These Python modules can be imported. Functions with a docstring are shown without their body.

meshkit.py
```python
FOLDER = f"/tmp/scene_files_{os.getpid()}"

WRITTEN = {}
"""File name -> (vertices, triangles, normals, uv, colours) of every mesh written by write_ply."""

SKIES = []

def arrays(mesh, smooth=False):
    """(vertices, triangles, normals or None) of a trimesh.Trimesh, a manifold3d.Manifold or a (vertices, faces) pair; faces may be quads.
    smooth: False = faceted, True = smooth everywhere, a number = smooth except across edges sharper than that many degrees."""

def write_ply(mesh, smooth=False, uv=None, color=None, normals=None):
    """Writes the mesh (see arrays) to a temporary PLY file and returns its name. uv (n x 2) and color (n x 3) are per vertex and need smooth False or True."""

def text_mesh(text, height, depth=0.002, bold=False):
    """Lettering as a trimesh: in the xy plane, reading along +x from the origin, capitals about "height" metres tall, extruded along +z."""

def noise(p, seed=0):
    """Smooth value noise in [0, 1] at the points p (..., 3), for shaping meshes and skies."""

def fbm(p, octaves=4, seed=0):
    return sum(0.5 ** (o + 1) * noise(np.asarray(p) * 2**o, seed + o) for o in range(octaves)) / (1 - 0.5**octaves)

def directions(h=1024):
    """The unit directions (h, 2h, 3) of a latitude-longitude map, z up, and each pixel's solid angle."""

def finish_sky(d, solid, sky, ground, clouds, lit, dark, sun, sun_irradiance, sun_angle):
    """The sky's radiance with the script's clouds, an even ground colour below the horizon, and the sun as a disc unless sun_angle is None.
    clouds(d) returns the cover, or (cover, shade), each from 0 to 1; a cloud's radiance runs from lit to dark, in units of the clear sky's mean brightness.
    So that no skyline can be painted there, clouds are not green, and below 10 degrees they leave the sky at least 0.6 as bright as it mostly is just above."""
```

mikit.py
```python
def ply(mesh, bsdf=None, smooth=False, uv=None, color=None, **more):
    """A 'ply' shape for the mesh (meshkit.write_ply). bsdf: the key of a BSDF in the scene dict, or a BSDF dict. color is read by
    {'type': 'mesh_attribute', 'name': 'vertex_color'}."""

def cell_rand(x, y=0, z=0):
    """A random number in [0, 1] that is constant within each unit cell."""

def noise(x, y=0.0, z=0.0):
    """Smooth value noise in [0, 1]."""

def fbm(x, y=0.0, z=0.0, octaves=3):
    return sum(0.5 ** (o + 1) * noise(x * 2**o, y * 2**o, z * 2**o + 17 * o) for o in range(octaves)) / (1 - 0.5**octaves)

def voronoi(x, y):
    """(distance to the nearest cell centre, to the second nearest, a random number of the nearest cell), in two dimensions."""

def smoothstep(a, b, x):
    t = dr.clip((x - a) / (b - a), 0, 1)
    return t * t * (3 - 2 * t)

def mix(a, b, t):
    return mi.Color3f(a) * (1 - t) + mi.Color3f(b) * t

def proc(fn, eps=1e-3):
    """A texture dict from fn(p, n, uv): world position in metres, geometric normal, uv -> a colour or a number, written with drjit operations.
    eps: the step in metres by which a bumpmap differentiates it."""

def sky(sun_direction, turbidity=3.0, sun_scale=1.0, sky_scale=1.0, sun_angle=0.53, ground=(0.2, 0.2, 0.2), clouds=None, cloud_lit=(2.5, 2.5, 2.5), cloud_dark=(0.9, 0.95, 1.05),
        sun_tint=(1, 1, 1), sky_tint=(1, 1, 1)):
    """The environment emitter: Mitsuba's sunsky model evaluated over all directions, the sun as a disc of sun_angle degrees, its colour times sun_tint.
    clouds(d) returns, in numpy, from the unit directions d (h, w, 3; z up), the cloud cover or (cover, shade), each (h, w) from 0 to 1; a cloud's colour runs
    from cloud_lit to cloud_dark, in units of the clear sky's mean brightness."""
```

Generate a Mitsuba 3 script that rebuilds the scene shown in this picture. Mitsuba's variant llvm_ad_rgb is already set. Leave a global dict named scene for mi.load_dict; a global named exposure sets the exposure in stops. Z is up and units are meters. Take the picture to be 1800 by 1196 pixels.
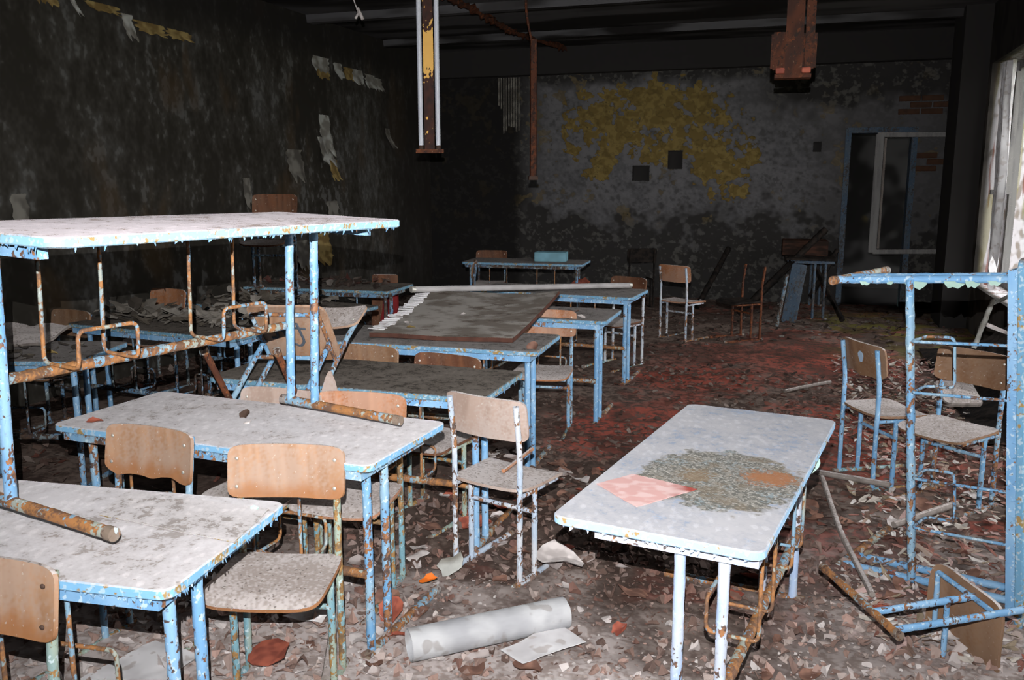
import math, numpy as np, trimesh, shapely
import mitsuba as mi, drjit as dr, mikit, meshkit
from mikit import smoothstep, mix, voronoi
from shapely.geometry import Polygon, box as sbox
from scipy.spatial.transform import Rotation as Ro

scene, labels = {}, {}
PI = math.pi
A = np.array

# ------------------------------------------------------------------ camera, sky, flash, exposure
CAM = (0.0, 0.0, 1.4326)
YAW, PITCH = 0.3205, 0.1792
FW = A([-math.sin(YAW) * math.cos(PITCH), math.cos(YAW) * math.cos(PITCH), -math.sin(PITCH)])
exposure = 0.5
scene['camera'] = {'type': 'perspective', 'fov_axis': 'x', 'fov': 2 * math.degrees(math.atan(900 / 1555.0)),
                   'near_clip': 0.05, 'far_clip': 200.0,
                   'to_world': mi.ScalarTransform4f().look_at(list(CAM), (A(CAM) + FW).tolist(), [0.0012, 0, 1])}


def overcast(d):
    n = meshkit.fbm(d * 3.0, 3, 5)
    return np.ones(d.shape[:2]), np.clip(0.2 + 0.6 * (n - 0.3), 0, 1)


scene['sky'] = mikit.sky([0.5, -0.6, 0.6], turbidity=6, sun_scale=0.0, sky_scale=22.0, clouds=overcast,
                         cloud_lit=(1.2, 1.2, 1.22), cloud_dark=(0.8, 0.83, 0.88), ground=(0.15, 0.17, 0.12))
# the camera's own flash, on the hot shoe above the lens
FL, FD = A([0, -0.03, 1.585]), A([-math.sin(0.30), math.cos(0.30), 0.0])
scene['camera_flash'] = {'type': 'spot', 'to_world': mi.ScalarTransform4f().look_at(FL.tolist(), (FL + FD).tolist(), [0, 0, 1]),
                         'intensity': {'type': 'rgb', 'value': [70, 70, 71]}, 'cutoff_angle': 56.0, 'beam_width': 8.0}



# ------------------------------------------------------------------ helpers
def lin(*c):
    c = A(c, float) / 255
    return np.where(c < 0.04045, c / 12.92, ((c + 0.055) / 1.055) ** 2.4).tolist()


_count = {}


def numbered(name):
    n = _count.get(name, 0)
    _count[name] = n + 1
    return name if n == 0 else f'{name}_{n:03d}'


def tag(key, label=None, category=None, group=None, kind=None):
    d = {}
    if label: d['label'] = label
    if category: d['category'] = category
    if group: d['group'] = group
    if kind: d['kind'] = kind
    labels[key] = d
    return key


def M4(rot=None, loc=(0, 0, 0)):
    m = np.eye(4)
    if rot is not None: m[:3, :3] = rot
    m[:3, 3] = loc
    return m


def yawm(x, y, a, z=0.0):
    return M4(Ro.from_euler('z', a).as_matrix(), (x, y, z))


def rvm(p):
    return M4(Ro.from_rotvec(p[3:6]).as_matrix(), p[:3])


def put(key, shape, bsdf=None, m=None):
    d = dict(shape)
    if bsdf: d['bsdf'] = {'type': 'ref', 'id': bsdf}
    if m is not None: d['to_world'] = mi.ScalarTransform4f(m.tolist())
    scene[key] = d
    return key


def part(parent, name, shape, bsdf=None, m=None):
    return put(numbered(f'{parent}__{name}'), shape, bsdf, m)


def ply(mesh, smooth=False, **k):
    return mikit.ply(mesh, None, smooth=smooth, **k)


def cat(ms): return trimesh.util.concatenate(ms)


def boxm(x0, x1, y0, y1, z0, z1):
    return trimesh.creation.box(bounds=[[x0, y0, z0], [x1, y1, z1]])


def rrect(w, h, r, n=5):
    return sbox(-w / 2 + r, -h / 2 + r, w / 2 - r, h / 2 - r).buffer(r, quad_segs=n)


def slab(poly, z0, z1, bevel=0.0):
    """extruded polygon whose upper and lower edges are chamfered"""
    ring = A(poly.exterior.coords)[:-1]
    if bevel <= 0:
        m = trimesh.creation.extrude_polygon(poly, z1 - z0, engine='earcut'); m.apply_translation([0, 0, z0]); return m
    c = ring.mean(0)
    inn = c + (ring - c) * (1 - bevel / np.maximum(np.abs(ring - c).max(0), 1e-6))
    n = len(ring)
    rows = [(inn, z0), (ring, z0 + bevel), (ring, z1 - bevel), (inn, z1)]
    V = np.vstack([np.column_stack([p, np.full(n, z)]) for p, z in rows] + [[[*c, z0]], [[*c, z1]]])
    i = np.arange(n); j = (i + 1) % n
    F = []
    for k in range(3):
        F += [np.column_stack([k * n + i, k * n + j, (k + 1) * n + j]), np.column_stack([k * n + i, (k + 1) * n + j, (k + 1) * n + i])]
    F += [np.column_stack([j, i, np.full(n, 4 * n)]), np.column_stack([3 * n + i, 3 * n + j, np.full(n, 4 * n + 1)])]
    m = trimesh.Trimesh(V, np.vstack(F), process=False)
    if m.volume < 0: m.invert()
    return m


def fillet(pts, r, n=5):
    pts = [A(p, float) for p in pts]
    out = [pts[0]]
    for a, b, c in zip(pts, pts[1:], pts[2:]):
        u, v = a - b, c - b
        lu, lv = np.linalg.norm(u), np.linalg.norm(v)
        rr = min(r, lu / 2, lv / 2)
        p, q = b + u / lu * rr, b + v / lv * rr
        for t in np.linspace(0, 1, n): out.append((1 - t) ** 2 * p + 2 * t * (1 - t) * b + t * t * q)
    out.append(pts[-1])
    return A(out)


def tube(pts, r, sides=10, step=0.02, rough=0.0, seed=0, closed_ends=True):
    """a tube along a polyline, its wall roughened by flaked paint (rough, in metres)"""
    pts = A(pts, float)
    seg = np.linalg.norm(np.diff(pts, axis=0), axis=1)
    s = np.concatenate([[0], np.cumsum(seg)])
    n = max(2, int(s[-1] / step) + 1)
    t = np.unique(np.concatenate([np.linspace(0, s[-1], n), s]))
    t = t[np.concatenate([[True], np.diff(t) > 1e-5])]
    P = np.column_stack([np.interp(t, s, pts[:, k]) for k in range(3)])
    T = np.gradient(P, axis=0); T /= np.linalg.norm(T, axis=1, keepdims=True)
    up = A([0, 0, 1.0]) if abs(T[0][2]) < 0.9 else A([1.0, 0, 0])
    N = np.cross(T[0], up); N /= np.linalg.norm(N)
    Ns = []
    for k in range(len(P)):
        N = N - T[k] * (N @ T[k]); N /= np.linalg.norm(N); Ns.append(N)
    Ns = A(Ns); Bs = np.cross(T, Ns)
    ang = np.arange(sides) / sides * 2 * PI
    rad = np.full((len(P), sides), r)
    if rough:
        q = P[:, None, :] + (Ns[:, None] * np.cos(ang)[None, :, None] + Bs[:, None] * np.sin(ang)[None, :, None]) * r
        f = meshkit.noise(q * 75 + seed * 3.7, seed)
        g = meshkit.noise(q * 32 + seed * 1.7, seed + 9)
        rad = r + rough * (np.where(f > 0.6, 1.0, 0.0) * (f - 0.35) * 2.2 + 0.5 * (g - 0.5))
    V = (P[:, None] + (Ns[:, None] * np.cos(ang)[None, :, None] + Bs[:, None] * np.sin(ang)[None, :, None]) * rad[..., None]).reshape(-1, 3)
    F = []
    i = np.arange(sides); j = (i + 1) % sides
    for k in range(len(P) - 1):
        F += [np.column_stack([k * sides + i, k * sides + j, (k + 1) * sides + j]), np.column_stack([k * sides + i, (k + 1) * sides + j, (k + 1) * sides + i])]
    if closed_ends:
        V = np.vstack([V, P[0], P[-1]]); a = len(V) - 2
        F += [np.column_stack([j, i, np.full(sides, a)]), np.column_stack([(len(P) - 1) * sides + i, (len(P) - 1) * sides + j, np.full(sides, a + 1)])]
    m = trimesh.Trimesh(V, np.vstack(F), process=False)
    if m.volume < 0: m.invert()
    return m


def grid_sheet(nu, nv, fn):
    """an open sheet: fn(u, v) -> xyz for u, v in [0, 1] arrays"""
    u, v = np.meshgrid(np.linspace(0, 1, nu), np.linspace(0, 1, nv), indexing='ij')
    V = np.stack(fn(u, v), -1).reshape(-1, 3)
    i, j = np.meshgrid(np.arange(nu - 1), np.arange(nv - 1), indexing='ij')
    a = (i * nv + j).ravel()
    F = np.vstack([np.column_stack([a, a + nv, a + nv + 1]), np.column_stack([a, a + nv + 1, a + 1])])
    return trimesh.Trimesh(V, F, process=False)


def thick(m, t):
    """gives an open sheet a real thickness"""
    n = m.vertex_normals
    V = np.vstack([m.vertices + n * t / 2, m.vertices - n * t / 2]); k = len(m.vertices)
    e = m.edges[trimesh.grouping.group_rows(m.edges_sorted, require_count=1)]
    F = [m.faces, m.faces[:, ::-1] + k, np.column_stack([e[:, 1], e[:, 0], e[:, 0] + k]), np.column_stack([e[:, 1], e[:, 0] + k, e[:, 1] + k])]
    return trimesh.Trimesh(V, np.vstack(F), process=False)


# ------------------------------------------------------------------ materials
def turn(x, y, z):
    return 0.8 * y + 0.6 * z + 3.7, -0.8 * x + 0.36 * y - 0.48 * z + 1.3, -0.6 * x - 0.48 * y + 0.64 * z + 8.1


def noise(x, y=0.0, z=0.0):
    """value noise off the lattice's axes"""
    return mikit.noise(*turn(x, y, z))


def fbm(x, y=0.0, z=0.0, octaves=3):
    s, t, a = 0.0, 0.0, 0.5
    for k in range(octaves):
        x, y, z = turn(x, y, z)
        s = s + a * mikit.noise(x, y, z)
        t, a = t + a, a * 0.6
        x, y, z = x * 1.93, y * 1.93, z * 1.93
    return s / t


def bsdf(key, fn, rough=0.75, spec=0.25, **k):
    scene[key] = {'type': 'twosided', 'b': {'type': 'principled', 'base_color': mikit.proc(fn) if callable(fn) else {'type': 'rgb', 'value': fn},
                                            'roughness': rough, 'specular': spec, **k}}


def paint(base, alt, chips, rust=(lin(138, 92, 52), lin(70, 54, 46)), pale=lin(186, 200, 204), pale_at=0.62):
    """flaking paint: chips = the share of bare rusty metal, 0 to 1"""
    th = 0.645 - 0.29 * chips

    def fn(p, n, uv):
        a = fbm(p.x * 8 + 3, p.y * 8, p.z * 6, 2)
        b = fbm(p.x * 70, p.y * 70, p.z * 45 + 5, 2)
        c = fbm(p.x * 190 + 9, p.y * 190, p.z * 150, 2)
        col = mix(base, alt, smoothstep(0.35, 0.65, noise(p.x * 18, p.y * 18 + 4, p.z * 9)))
        col = mix(col, pale, smoothstep(pale_at, pale_at + 0.06, 0.5 * noise(p.x * 80 + 31, p.y * 80, p.z * 60) + 0.5 * c) * 0.6)
        r = 0.34 * a + 0.40 * b + 0.26 * c
        k = smoothstep(th - 0.012, th + 0.02, r)
        rc = mix(rust[0], rust[1], smoothstep(0.36, 0.66, 0.5 * c + 0.5 * noise(p.x * 45 + 8, p.y * 45, p.z * 45)))
        rim = smoothstep(th - 0.035, th - 0.01, r) * (1 - k)
        return mix(mix(col, mi.Color3f(col) * 0.72, rim * 0.6), rc, k * 0.96)
    return fn


bsdf('paint_blue', paint(lin(102, 144, 180), lin(122, 158, 188), 0.10), 0.5, 0.35)
bsdf('paint_blue_worn', paint(lin(100, 142, 176), lin(126, 154, 172), 0.36, pale_at=0.6), 0.55)
bsdf('paint_white', paint(lin(170, 176, 188), lin(150, 168, 194), 0.04), 0.5, 0.35)
bsdf('paint_white_rusty', paint(lin(176, 178, 182), lin(156, 168, 182), 0.30), 0.5)
bsdf('paint_teal', paint(lin(106, 142, 152), lin(138, 150, 136), 0.46, (lin(150, 112, 62), lin(100, 78, 54))), 0.55)
bsdf('paint_rust', paint(lin(138, 142, 132), lin(112, 140, 158), 0.66, (lin(146, 98, 54), lin(96, 68, 48)), lin(170, 178, 176)), 0.65)
bsdf('paint_far', paint(lin(96, 130, 158), lin(108, 118, 120), 0.50, (lin(84, 62, 46), lin(50, 42, 38))), 0.7)
bsdf('rust_metal', paint(lin(96, 54, 32), lin(70, 40, 28), 0.45, (lin(120, 68, 38), lin(44, 30, 26)), lin(170, 150, 116), 0.70), 0.75)


def desktop(dust1, dust2, dirt, dirt_at, edge=lin(112, 158, 190), extra=None):
    def fn(p, n, uv):
        a = fbm(p.x * 5 + 1, p.y * 5, p.z * 5, 3)
        b = fbm(p.x * 34, p.y * 34 + 7, 3.0, 3)
        c = fbm(p.x * 150, p.y * 150, 1.0, 2)
        top = mix(dust1, dust2, smoothstep(0.36, 0.64, 0.45 * a + 0.35 * b + 0.2 * c))
        top = mix(top, dirt, smoothstep(dirt_at, dirt_at + 0.09, 0.30 * a + 0.44 * b + 0.26 * c) * 0.8)
        top = mix(top, mi.Color3f(top) * 1.22, smoothstep(0.58, 0.68, 0.6 * noise(p.x * 70 + 3, p.y * 40, 0.0) + 0.4 * c) * 0.7)
        if extra is not None: top = extra(p, top, a, b, c)
        e = mix(edge, lin(140, 116, 74), smoothstep(0.57, 0.64, 0.5 * fbm(p.x * 16, p.y * 16, p.z * 16, 2) + 0.5 * fbm(p.x * 90, p.y * 90, p.z * 90, 2)))
        e = mix(e, lin(180, 190, 192), smoothstep(0.58, 0.66, fbm(p.x * 110, p.y * 110, p.z * 110, 2)) * 0.5)
        under = mix(lin(104, 90, 74), lin(82, 73, 62), b)
        col = mix(e, top, smoothstep(0.45, 0.85, n.z + 0.3 * (c - 0.5)))
        return mix(col, under, smoothstep(-0.6, -0.9, n.z))
    return fn


def wet_stain(p, top, a, b, c):
    """the mouldy puddle mark on the desk beside the aisle, centred on (-0.18, 2.34)"""
    dx, dy = (p.x + 0.185) / 0.235, (p.y - 2.33) / 0.255
    r = dr.sqrt(dx * dx + dy * dy) + 0.45 * (b - 0.5) + 0.25 * (a - 0.5)
    m = smoothstep(1.0, 0.88, r)
    moss = mix(lin(86, 85, 79), lin(120, 116, 108), smoothstep(0.42, 0.6, 0.5 * c + 0.5 * fbm(p.x * 80, p.y * 80, 2.0, 2)))
    moss = mix(moss, lin(112, 130, 138), smoothstep(0.58, 0.70, 0.5 * fbm(p.x * 22 + 9, p.y * 22, 8.0, 2) + 0.5 * c) * 0.6)
    moss = mix(moss, lin(160, 156, 150), smoothstep(0.66, 0.74, noise(p.x * 170, p.y * 170, 5.0)) * 0.6)
    moss = mix(moss, lin(104, 90, 70), smoothstep(0.5, 0.62, fbm(p.x * 14 + 3, p.y * 14, 3.0, 3)) * 0.5)
    rx, ry = (p.x + 0.06) / 0.085, (p.y - 2.375) / 0.075
    rr = dr.sqrt(rx * rx + ry * ry) + 0.9 * (b - 0.5)
    moss = mix(moss, lin(138, 88, 50), smoothstep(1.05, 0.45, rr + 1.2 * (c - 0.5)) * 0.85)
    rx, ry = (p.x + 0.25) / 0.06, (p.y - 2.33) / 0.06
    moss = mix(moss, lin(112, 92, 66), smoothstep(1.0, 0.5, dr.sqrt(rx * rx + ry * ry) + 0.9 * (b - 0.5) + 1.2 * (c - 0.5)) * 0.7)
    return mix(top, moss, m * 0.95)


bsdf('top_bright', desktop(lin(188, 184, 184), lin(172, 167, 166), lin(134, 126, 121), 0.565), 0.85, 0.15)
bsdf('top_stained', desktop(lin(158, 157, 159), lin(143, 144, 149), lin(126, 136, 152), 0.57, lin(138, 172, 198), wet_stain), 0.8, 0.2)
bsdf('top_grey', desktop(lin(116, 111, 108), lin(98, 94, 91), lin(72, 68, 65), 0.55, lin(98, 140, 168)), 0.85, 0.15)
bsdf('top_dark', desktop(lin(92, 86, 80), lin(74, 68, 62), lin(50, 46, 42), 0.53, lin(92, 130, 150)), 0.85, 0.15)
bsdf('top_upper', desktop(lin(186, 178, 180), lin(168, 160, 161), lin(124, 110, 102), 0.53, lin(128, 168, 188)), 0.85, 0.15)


def plywood(base, dark, dust, dust_amt, stain=None, zb=0.0):
    def fn(p, n, uv):
        g = fbm(p.x * 40 + p.y * 40, p.z * 3.0, p.x * 6 - p.y * 6, 2)
        col = mix(base, dark, smoothstep(0.3, 0.75, g))
        d = fbm(p.x * 8, p.y * 8, p.z * 8, 3)
        f = noise(p.x * 130, p.y * 130, p.z * 130)
        col = mix(col, dust, dust_amt * smoothstep(0.32, 0.62, 0.7 * d + 0.3 * f))
        if stain is not None:
            s = smoothstep(zb + 0.05, zb - 0.005, p.z + 0.05 * (noise(p.x * 34, p.y * 34, 0.5) - 0.5))
            col = mix(col, stain, s * 0.8)
        col = mix(col, lin(176, 166, 158), smoothstep(0.86, 0.93, noise(p.x * 150 + 3, p.y * 150, p.z * 130)) * 0.5)
        top = mix(lin(180, 172, 168), lin(152, 142, 136), smoothstep(0.38, 0.64, 0.6 * d + 0.4 * f))
        top = mix(top, lin(88, 80, 74), smoothstep(0.78, 0.86, noise(p.x * 125, p.y * 125, 4.0)) * 0.7)
        return mix(col, top, smoothstep(0.6, 0.85, n.z))
    return fn


bsdf('ply_tan', plywood(lin(158, 124, 98), lin(138, 104, 78), lin(152, 132, 118), 0.65, lin(140, 92, 54), 0.545), 0.6)
bsdf('ply_pale', plywood(lin(154, 134, 122), lin(140, 120, 108), lin(160, 146, 138), 0.8), 0.7)
bsdf('ply_orange', plywood(lin(162, 110, 76), lin(140, 88, 54), lin(160, 134, 118), 0.55), 0.6)
bsdf('ply_brown', plywood(lin(126, 96, 72), lin(108, 78, 56), lin(130, 110, 94), 0.4), 0.6)
bsdf('ply_dark', plywood(lin(104, 66, 44), lin(78, 46, 30), lin(96, 80, 66), 0.3), 0.7)
bsdf('char', lambda p, n, uv: mix(lin(40, 34, 30), lin(22, 20, 19), smoothstep(0.35, 0.65, fbm(p.x * 25, p.y * 25, p.z * 25, 3))), 0.9, 0.1)
bsdf('burnt_ply', lambda p, n, uv: mix(lin(66, 44, 35), lin(38, 29, 25), smoothstep(0.35, 0.65, fbm(p.x * 8, p.y * 8, p.z * 25, 3))), 0.9, 0.1)
bsdf('bolt_metal', lin(200, 196, 186), 0.4, 0.5, metallic=0.6)
bsdf('bolt_rust', lin(66, 50, 42), 0.8)
bsdf('end_cap', paint(lin(112, 98, 86), lin(130, 124, 120), 0.40), 0.6)
bsdf('rust_dark', paint(lin(70, 36, 20), lin(50, 27, 18), 0.40, (lin(88, 46, 24), lin(34, 24, 20)), lin(120, 100, 76), 0.72), 0.8)


def left_wall(p, n, uv):
    a = fbm(p.y * 1.1 + 2, p.z * 0.9, 0.0, 3)
    s = fbm(p.y * 5.5, p.z * 1.6 + 3, 2.0, 3)
    f = fbm(p.y * 17, p.z * 10, 5.0, 2)
    g = fbm(p.y * 40, p.z * 26, 1.0, 2)
    t = 0.30 * a + 0.34 * s + 0.22 * f + 0.14 * g
    col = mix(lin(46, 43, 38), lin(60, 57, 52), smoothstep(0.40, 0.56, t))
    col = mix(col, lin(78, 77, 74), smoothstep(0.51, 0.64, t) * 0.8)
    col = mix(col, lin(94, 93, 90), smoothstep(0.57, 0.65, 0.35 * s + 0.4 * f + 0.25 * g) * 0.6)
    col = mix(col, lin(68, 54, 38), smoothstep(0.56, 0.66, 0.5 * noise(p.y * 2.2 + 7, p.z * 1.6, 1.0) + 0.5 * s) * 0.6)
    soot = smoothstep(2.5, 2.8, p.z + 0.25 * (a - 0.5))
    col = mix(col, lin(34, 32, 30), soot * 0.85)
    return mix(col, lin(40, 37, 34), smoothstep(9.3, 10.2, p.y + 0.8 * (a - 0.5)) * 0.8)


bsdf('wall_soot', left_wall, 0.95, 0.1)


def back_wall(p, n, uv):
    a = fbm(p.x * 1.3 + 5, p.z * 1.3, 0.0, 3)
    b = fbm(p.x * 4.2, p.z * 4.2 + 2, 1.0, 3)
    f = fbm(p.x * 15, p.z * 15, 3.0, 2)
    g = fbm(p.x * 38, p.z * 38, 6.0, 2)
    col = mix(lin(104, 102, 103), lin(84, 83, 84), smoothstep(0.36, 0.64, 0.4 * b + 0.4 * f + 0.2 * g))
    col = mix(col, lin(62, 60, 58), smoothstep(0.54, 0.68, 0.6 * f + 0.4 * g) * 0.45)
    # soot: low on the wall, along the ceiling, left end and right end
    low = smoothstep(1.22, 0.84, p.z + 1.0 * (b - 0.5) + 0.9 * (a - 0.5) + 0.5 * (f - 0.5))
    edge = smoothstep(-3.05, -3.5, p.x + 0.3 * (b - 0.5))
    rx = smoothstep(-0.9, -0.1, p.x + 0.5 * (a - 0.5)) * smoothstep(2.05, 2.35, p.z + 0.45 * (b - 0.5))
    right = smoothstep(-0.2, 0.35, p.x + 0.5 * (b - 0.5)) * 0.45
    high = smoothstep(2.5, 2.66, p.z + 0.3 * (b - 0.5))
    soot = dr.maximum(dr.maximum(low, edge), dr.maximum(dr.maximum(rx, high), right))
    blot = smoothstep(0.52, 0.6, 0.5 * b + 0.5 * f)
    dark = mix(lin(40, 38, 36), lin(78, 76, 72), smoothstep(0.5, 0.64, 0.2 * b + 0.5 * f + 0.3 * g))
    col = mix(col, dark, soot * 0.92)
    # yellow paint left in a patch, broken at the edges
    dx, dz = (p.x + 1.85) / 1.12, (p.z - 2.13) / 0.52
    rr = dx * dx + dz * dz
    ext = smoothstep(1.25, 0.2, rr)
    dx2, dz2 = (p.x + 0.95) / 0.42, (p.z - 1.66) / 0.62
    ext = dr.maximum(ext, smoothstep(1.3, 0.2, dx2 * dx2 + dz2 * dz2) * 0.9)
    dx3, dz3 = (p.x + 2.55) / 0.42, (p.z - 1.72) / 0.34
    ext = dr.maximum(ext, smoothstep(1.3, 0.2, dx3 * dx3 + dz3 * dz3) * 0.8)
    v = 0.50 * ext + 1.9 * (fbm(p.x * 5.2 + 11, p.z * 5.2, 7.0, 4) - 0.5) + 1.0 * (f - 0.5) + 0.35 * (g - 0.5)
    keep = smoothstep(0.30, 0.325, v)
    yel = mix(lin(124, 106, 62), lin(106, 89, 50), smoothstep(0.4, 0.6, f))
    yel = mix(yel, lin(62, 54, 36), (smoothstep(0.40, 0.31, v) + smoothstep(0.05, 0.0, dr.abs(fbm(p.x * 9, p.z * 9, 2.0, 3) - 0.5)) * 0.5) * 0.6)  # flake rims darkened: shade of their relief put into the colour
    low2 = smoothstep(1.05, 0.8, p.z)
    col = mix(col, yel, keep * (1 - 0.95 * low2) * (1 - 0.8 * rx) * smoothstep(0.02, 0.2, ext + 0.1))
    # fire-blackened left end
    return mix(col, lin(26, 24, 23), smoothstep(-3.42, -3.56, p.x + 0.12 * (b - 0.5)) * 0.85)


bsdf('wall_plaster', back_wall, 0.92, 0.15)


def ceiling_fn(p, n, uv):
    a = fbm(p.x * 0.7, p.y * 2.5, 0.0, 3)
    col = mix(lin(30, 28, 27), lin(62, 60, 60), smoothstep(0.4, 0.66, a))
    return mix(col, lin(76, 75, 76), smoothstep(0.35, 0.8, -n.y) * smoothstep(0.38, 0.6, fbm(p.x * 1.1 + 3, p.z * 9, p.y, 3)))  # rib faces towards the camera painted lighter: flash light put into the colour


bsdf('ceiling_soot_lit_ribs', ceiling_fn, 0.95, 0.1)


def right_wall(p, n, uv):
    b = fbm(p.x * 5, p.y * 5, p.z * 3, 3)
    f = fbm(p.x * 22, p.y * 22, p.z * 12, 2)
    col = mix(lin(70, 66, 62), lin(44, 41, 38), smoothstep(0.4, 0.6, b))
    in_reveal = smoothstep(1.52, 1.60, p.x)  # selects the white-painted window reveal
    rev = mix(lin(206, 202, 204), lin(150, 140, 132), smoothstep(0.5, 0.62, 0.5 * b + 0.5 * f))
    rev = mix(rev, lin(140, 84, 70), smoothstep(0.62, 0.7, fbm(p.x * 30, p.y * 9, p.z * 2.2, 2)) * 0.8)
    rev = mix(rev, lin(150, 142, 84), smoothstep(0.6, 0.68, noise(p.x * 20 + 4, 0.0, p.z * 2.0)) * 0.6)
    col = mix(col, rev, in_reveal)
    return mix(col, lin(30, 28, 27), smoothstep(2.2, 2.5, p.z + 0.2 * (b - 0.5)) * 0.8)


bsdf('wall_window', right_wall, 0.9, 0.15)
bsdf('column_soot_niche_shade', lin(44, 42, 41), 0.95, 0.1)


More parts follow.
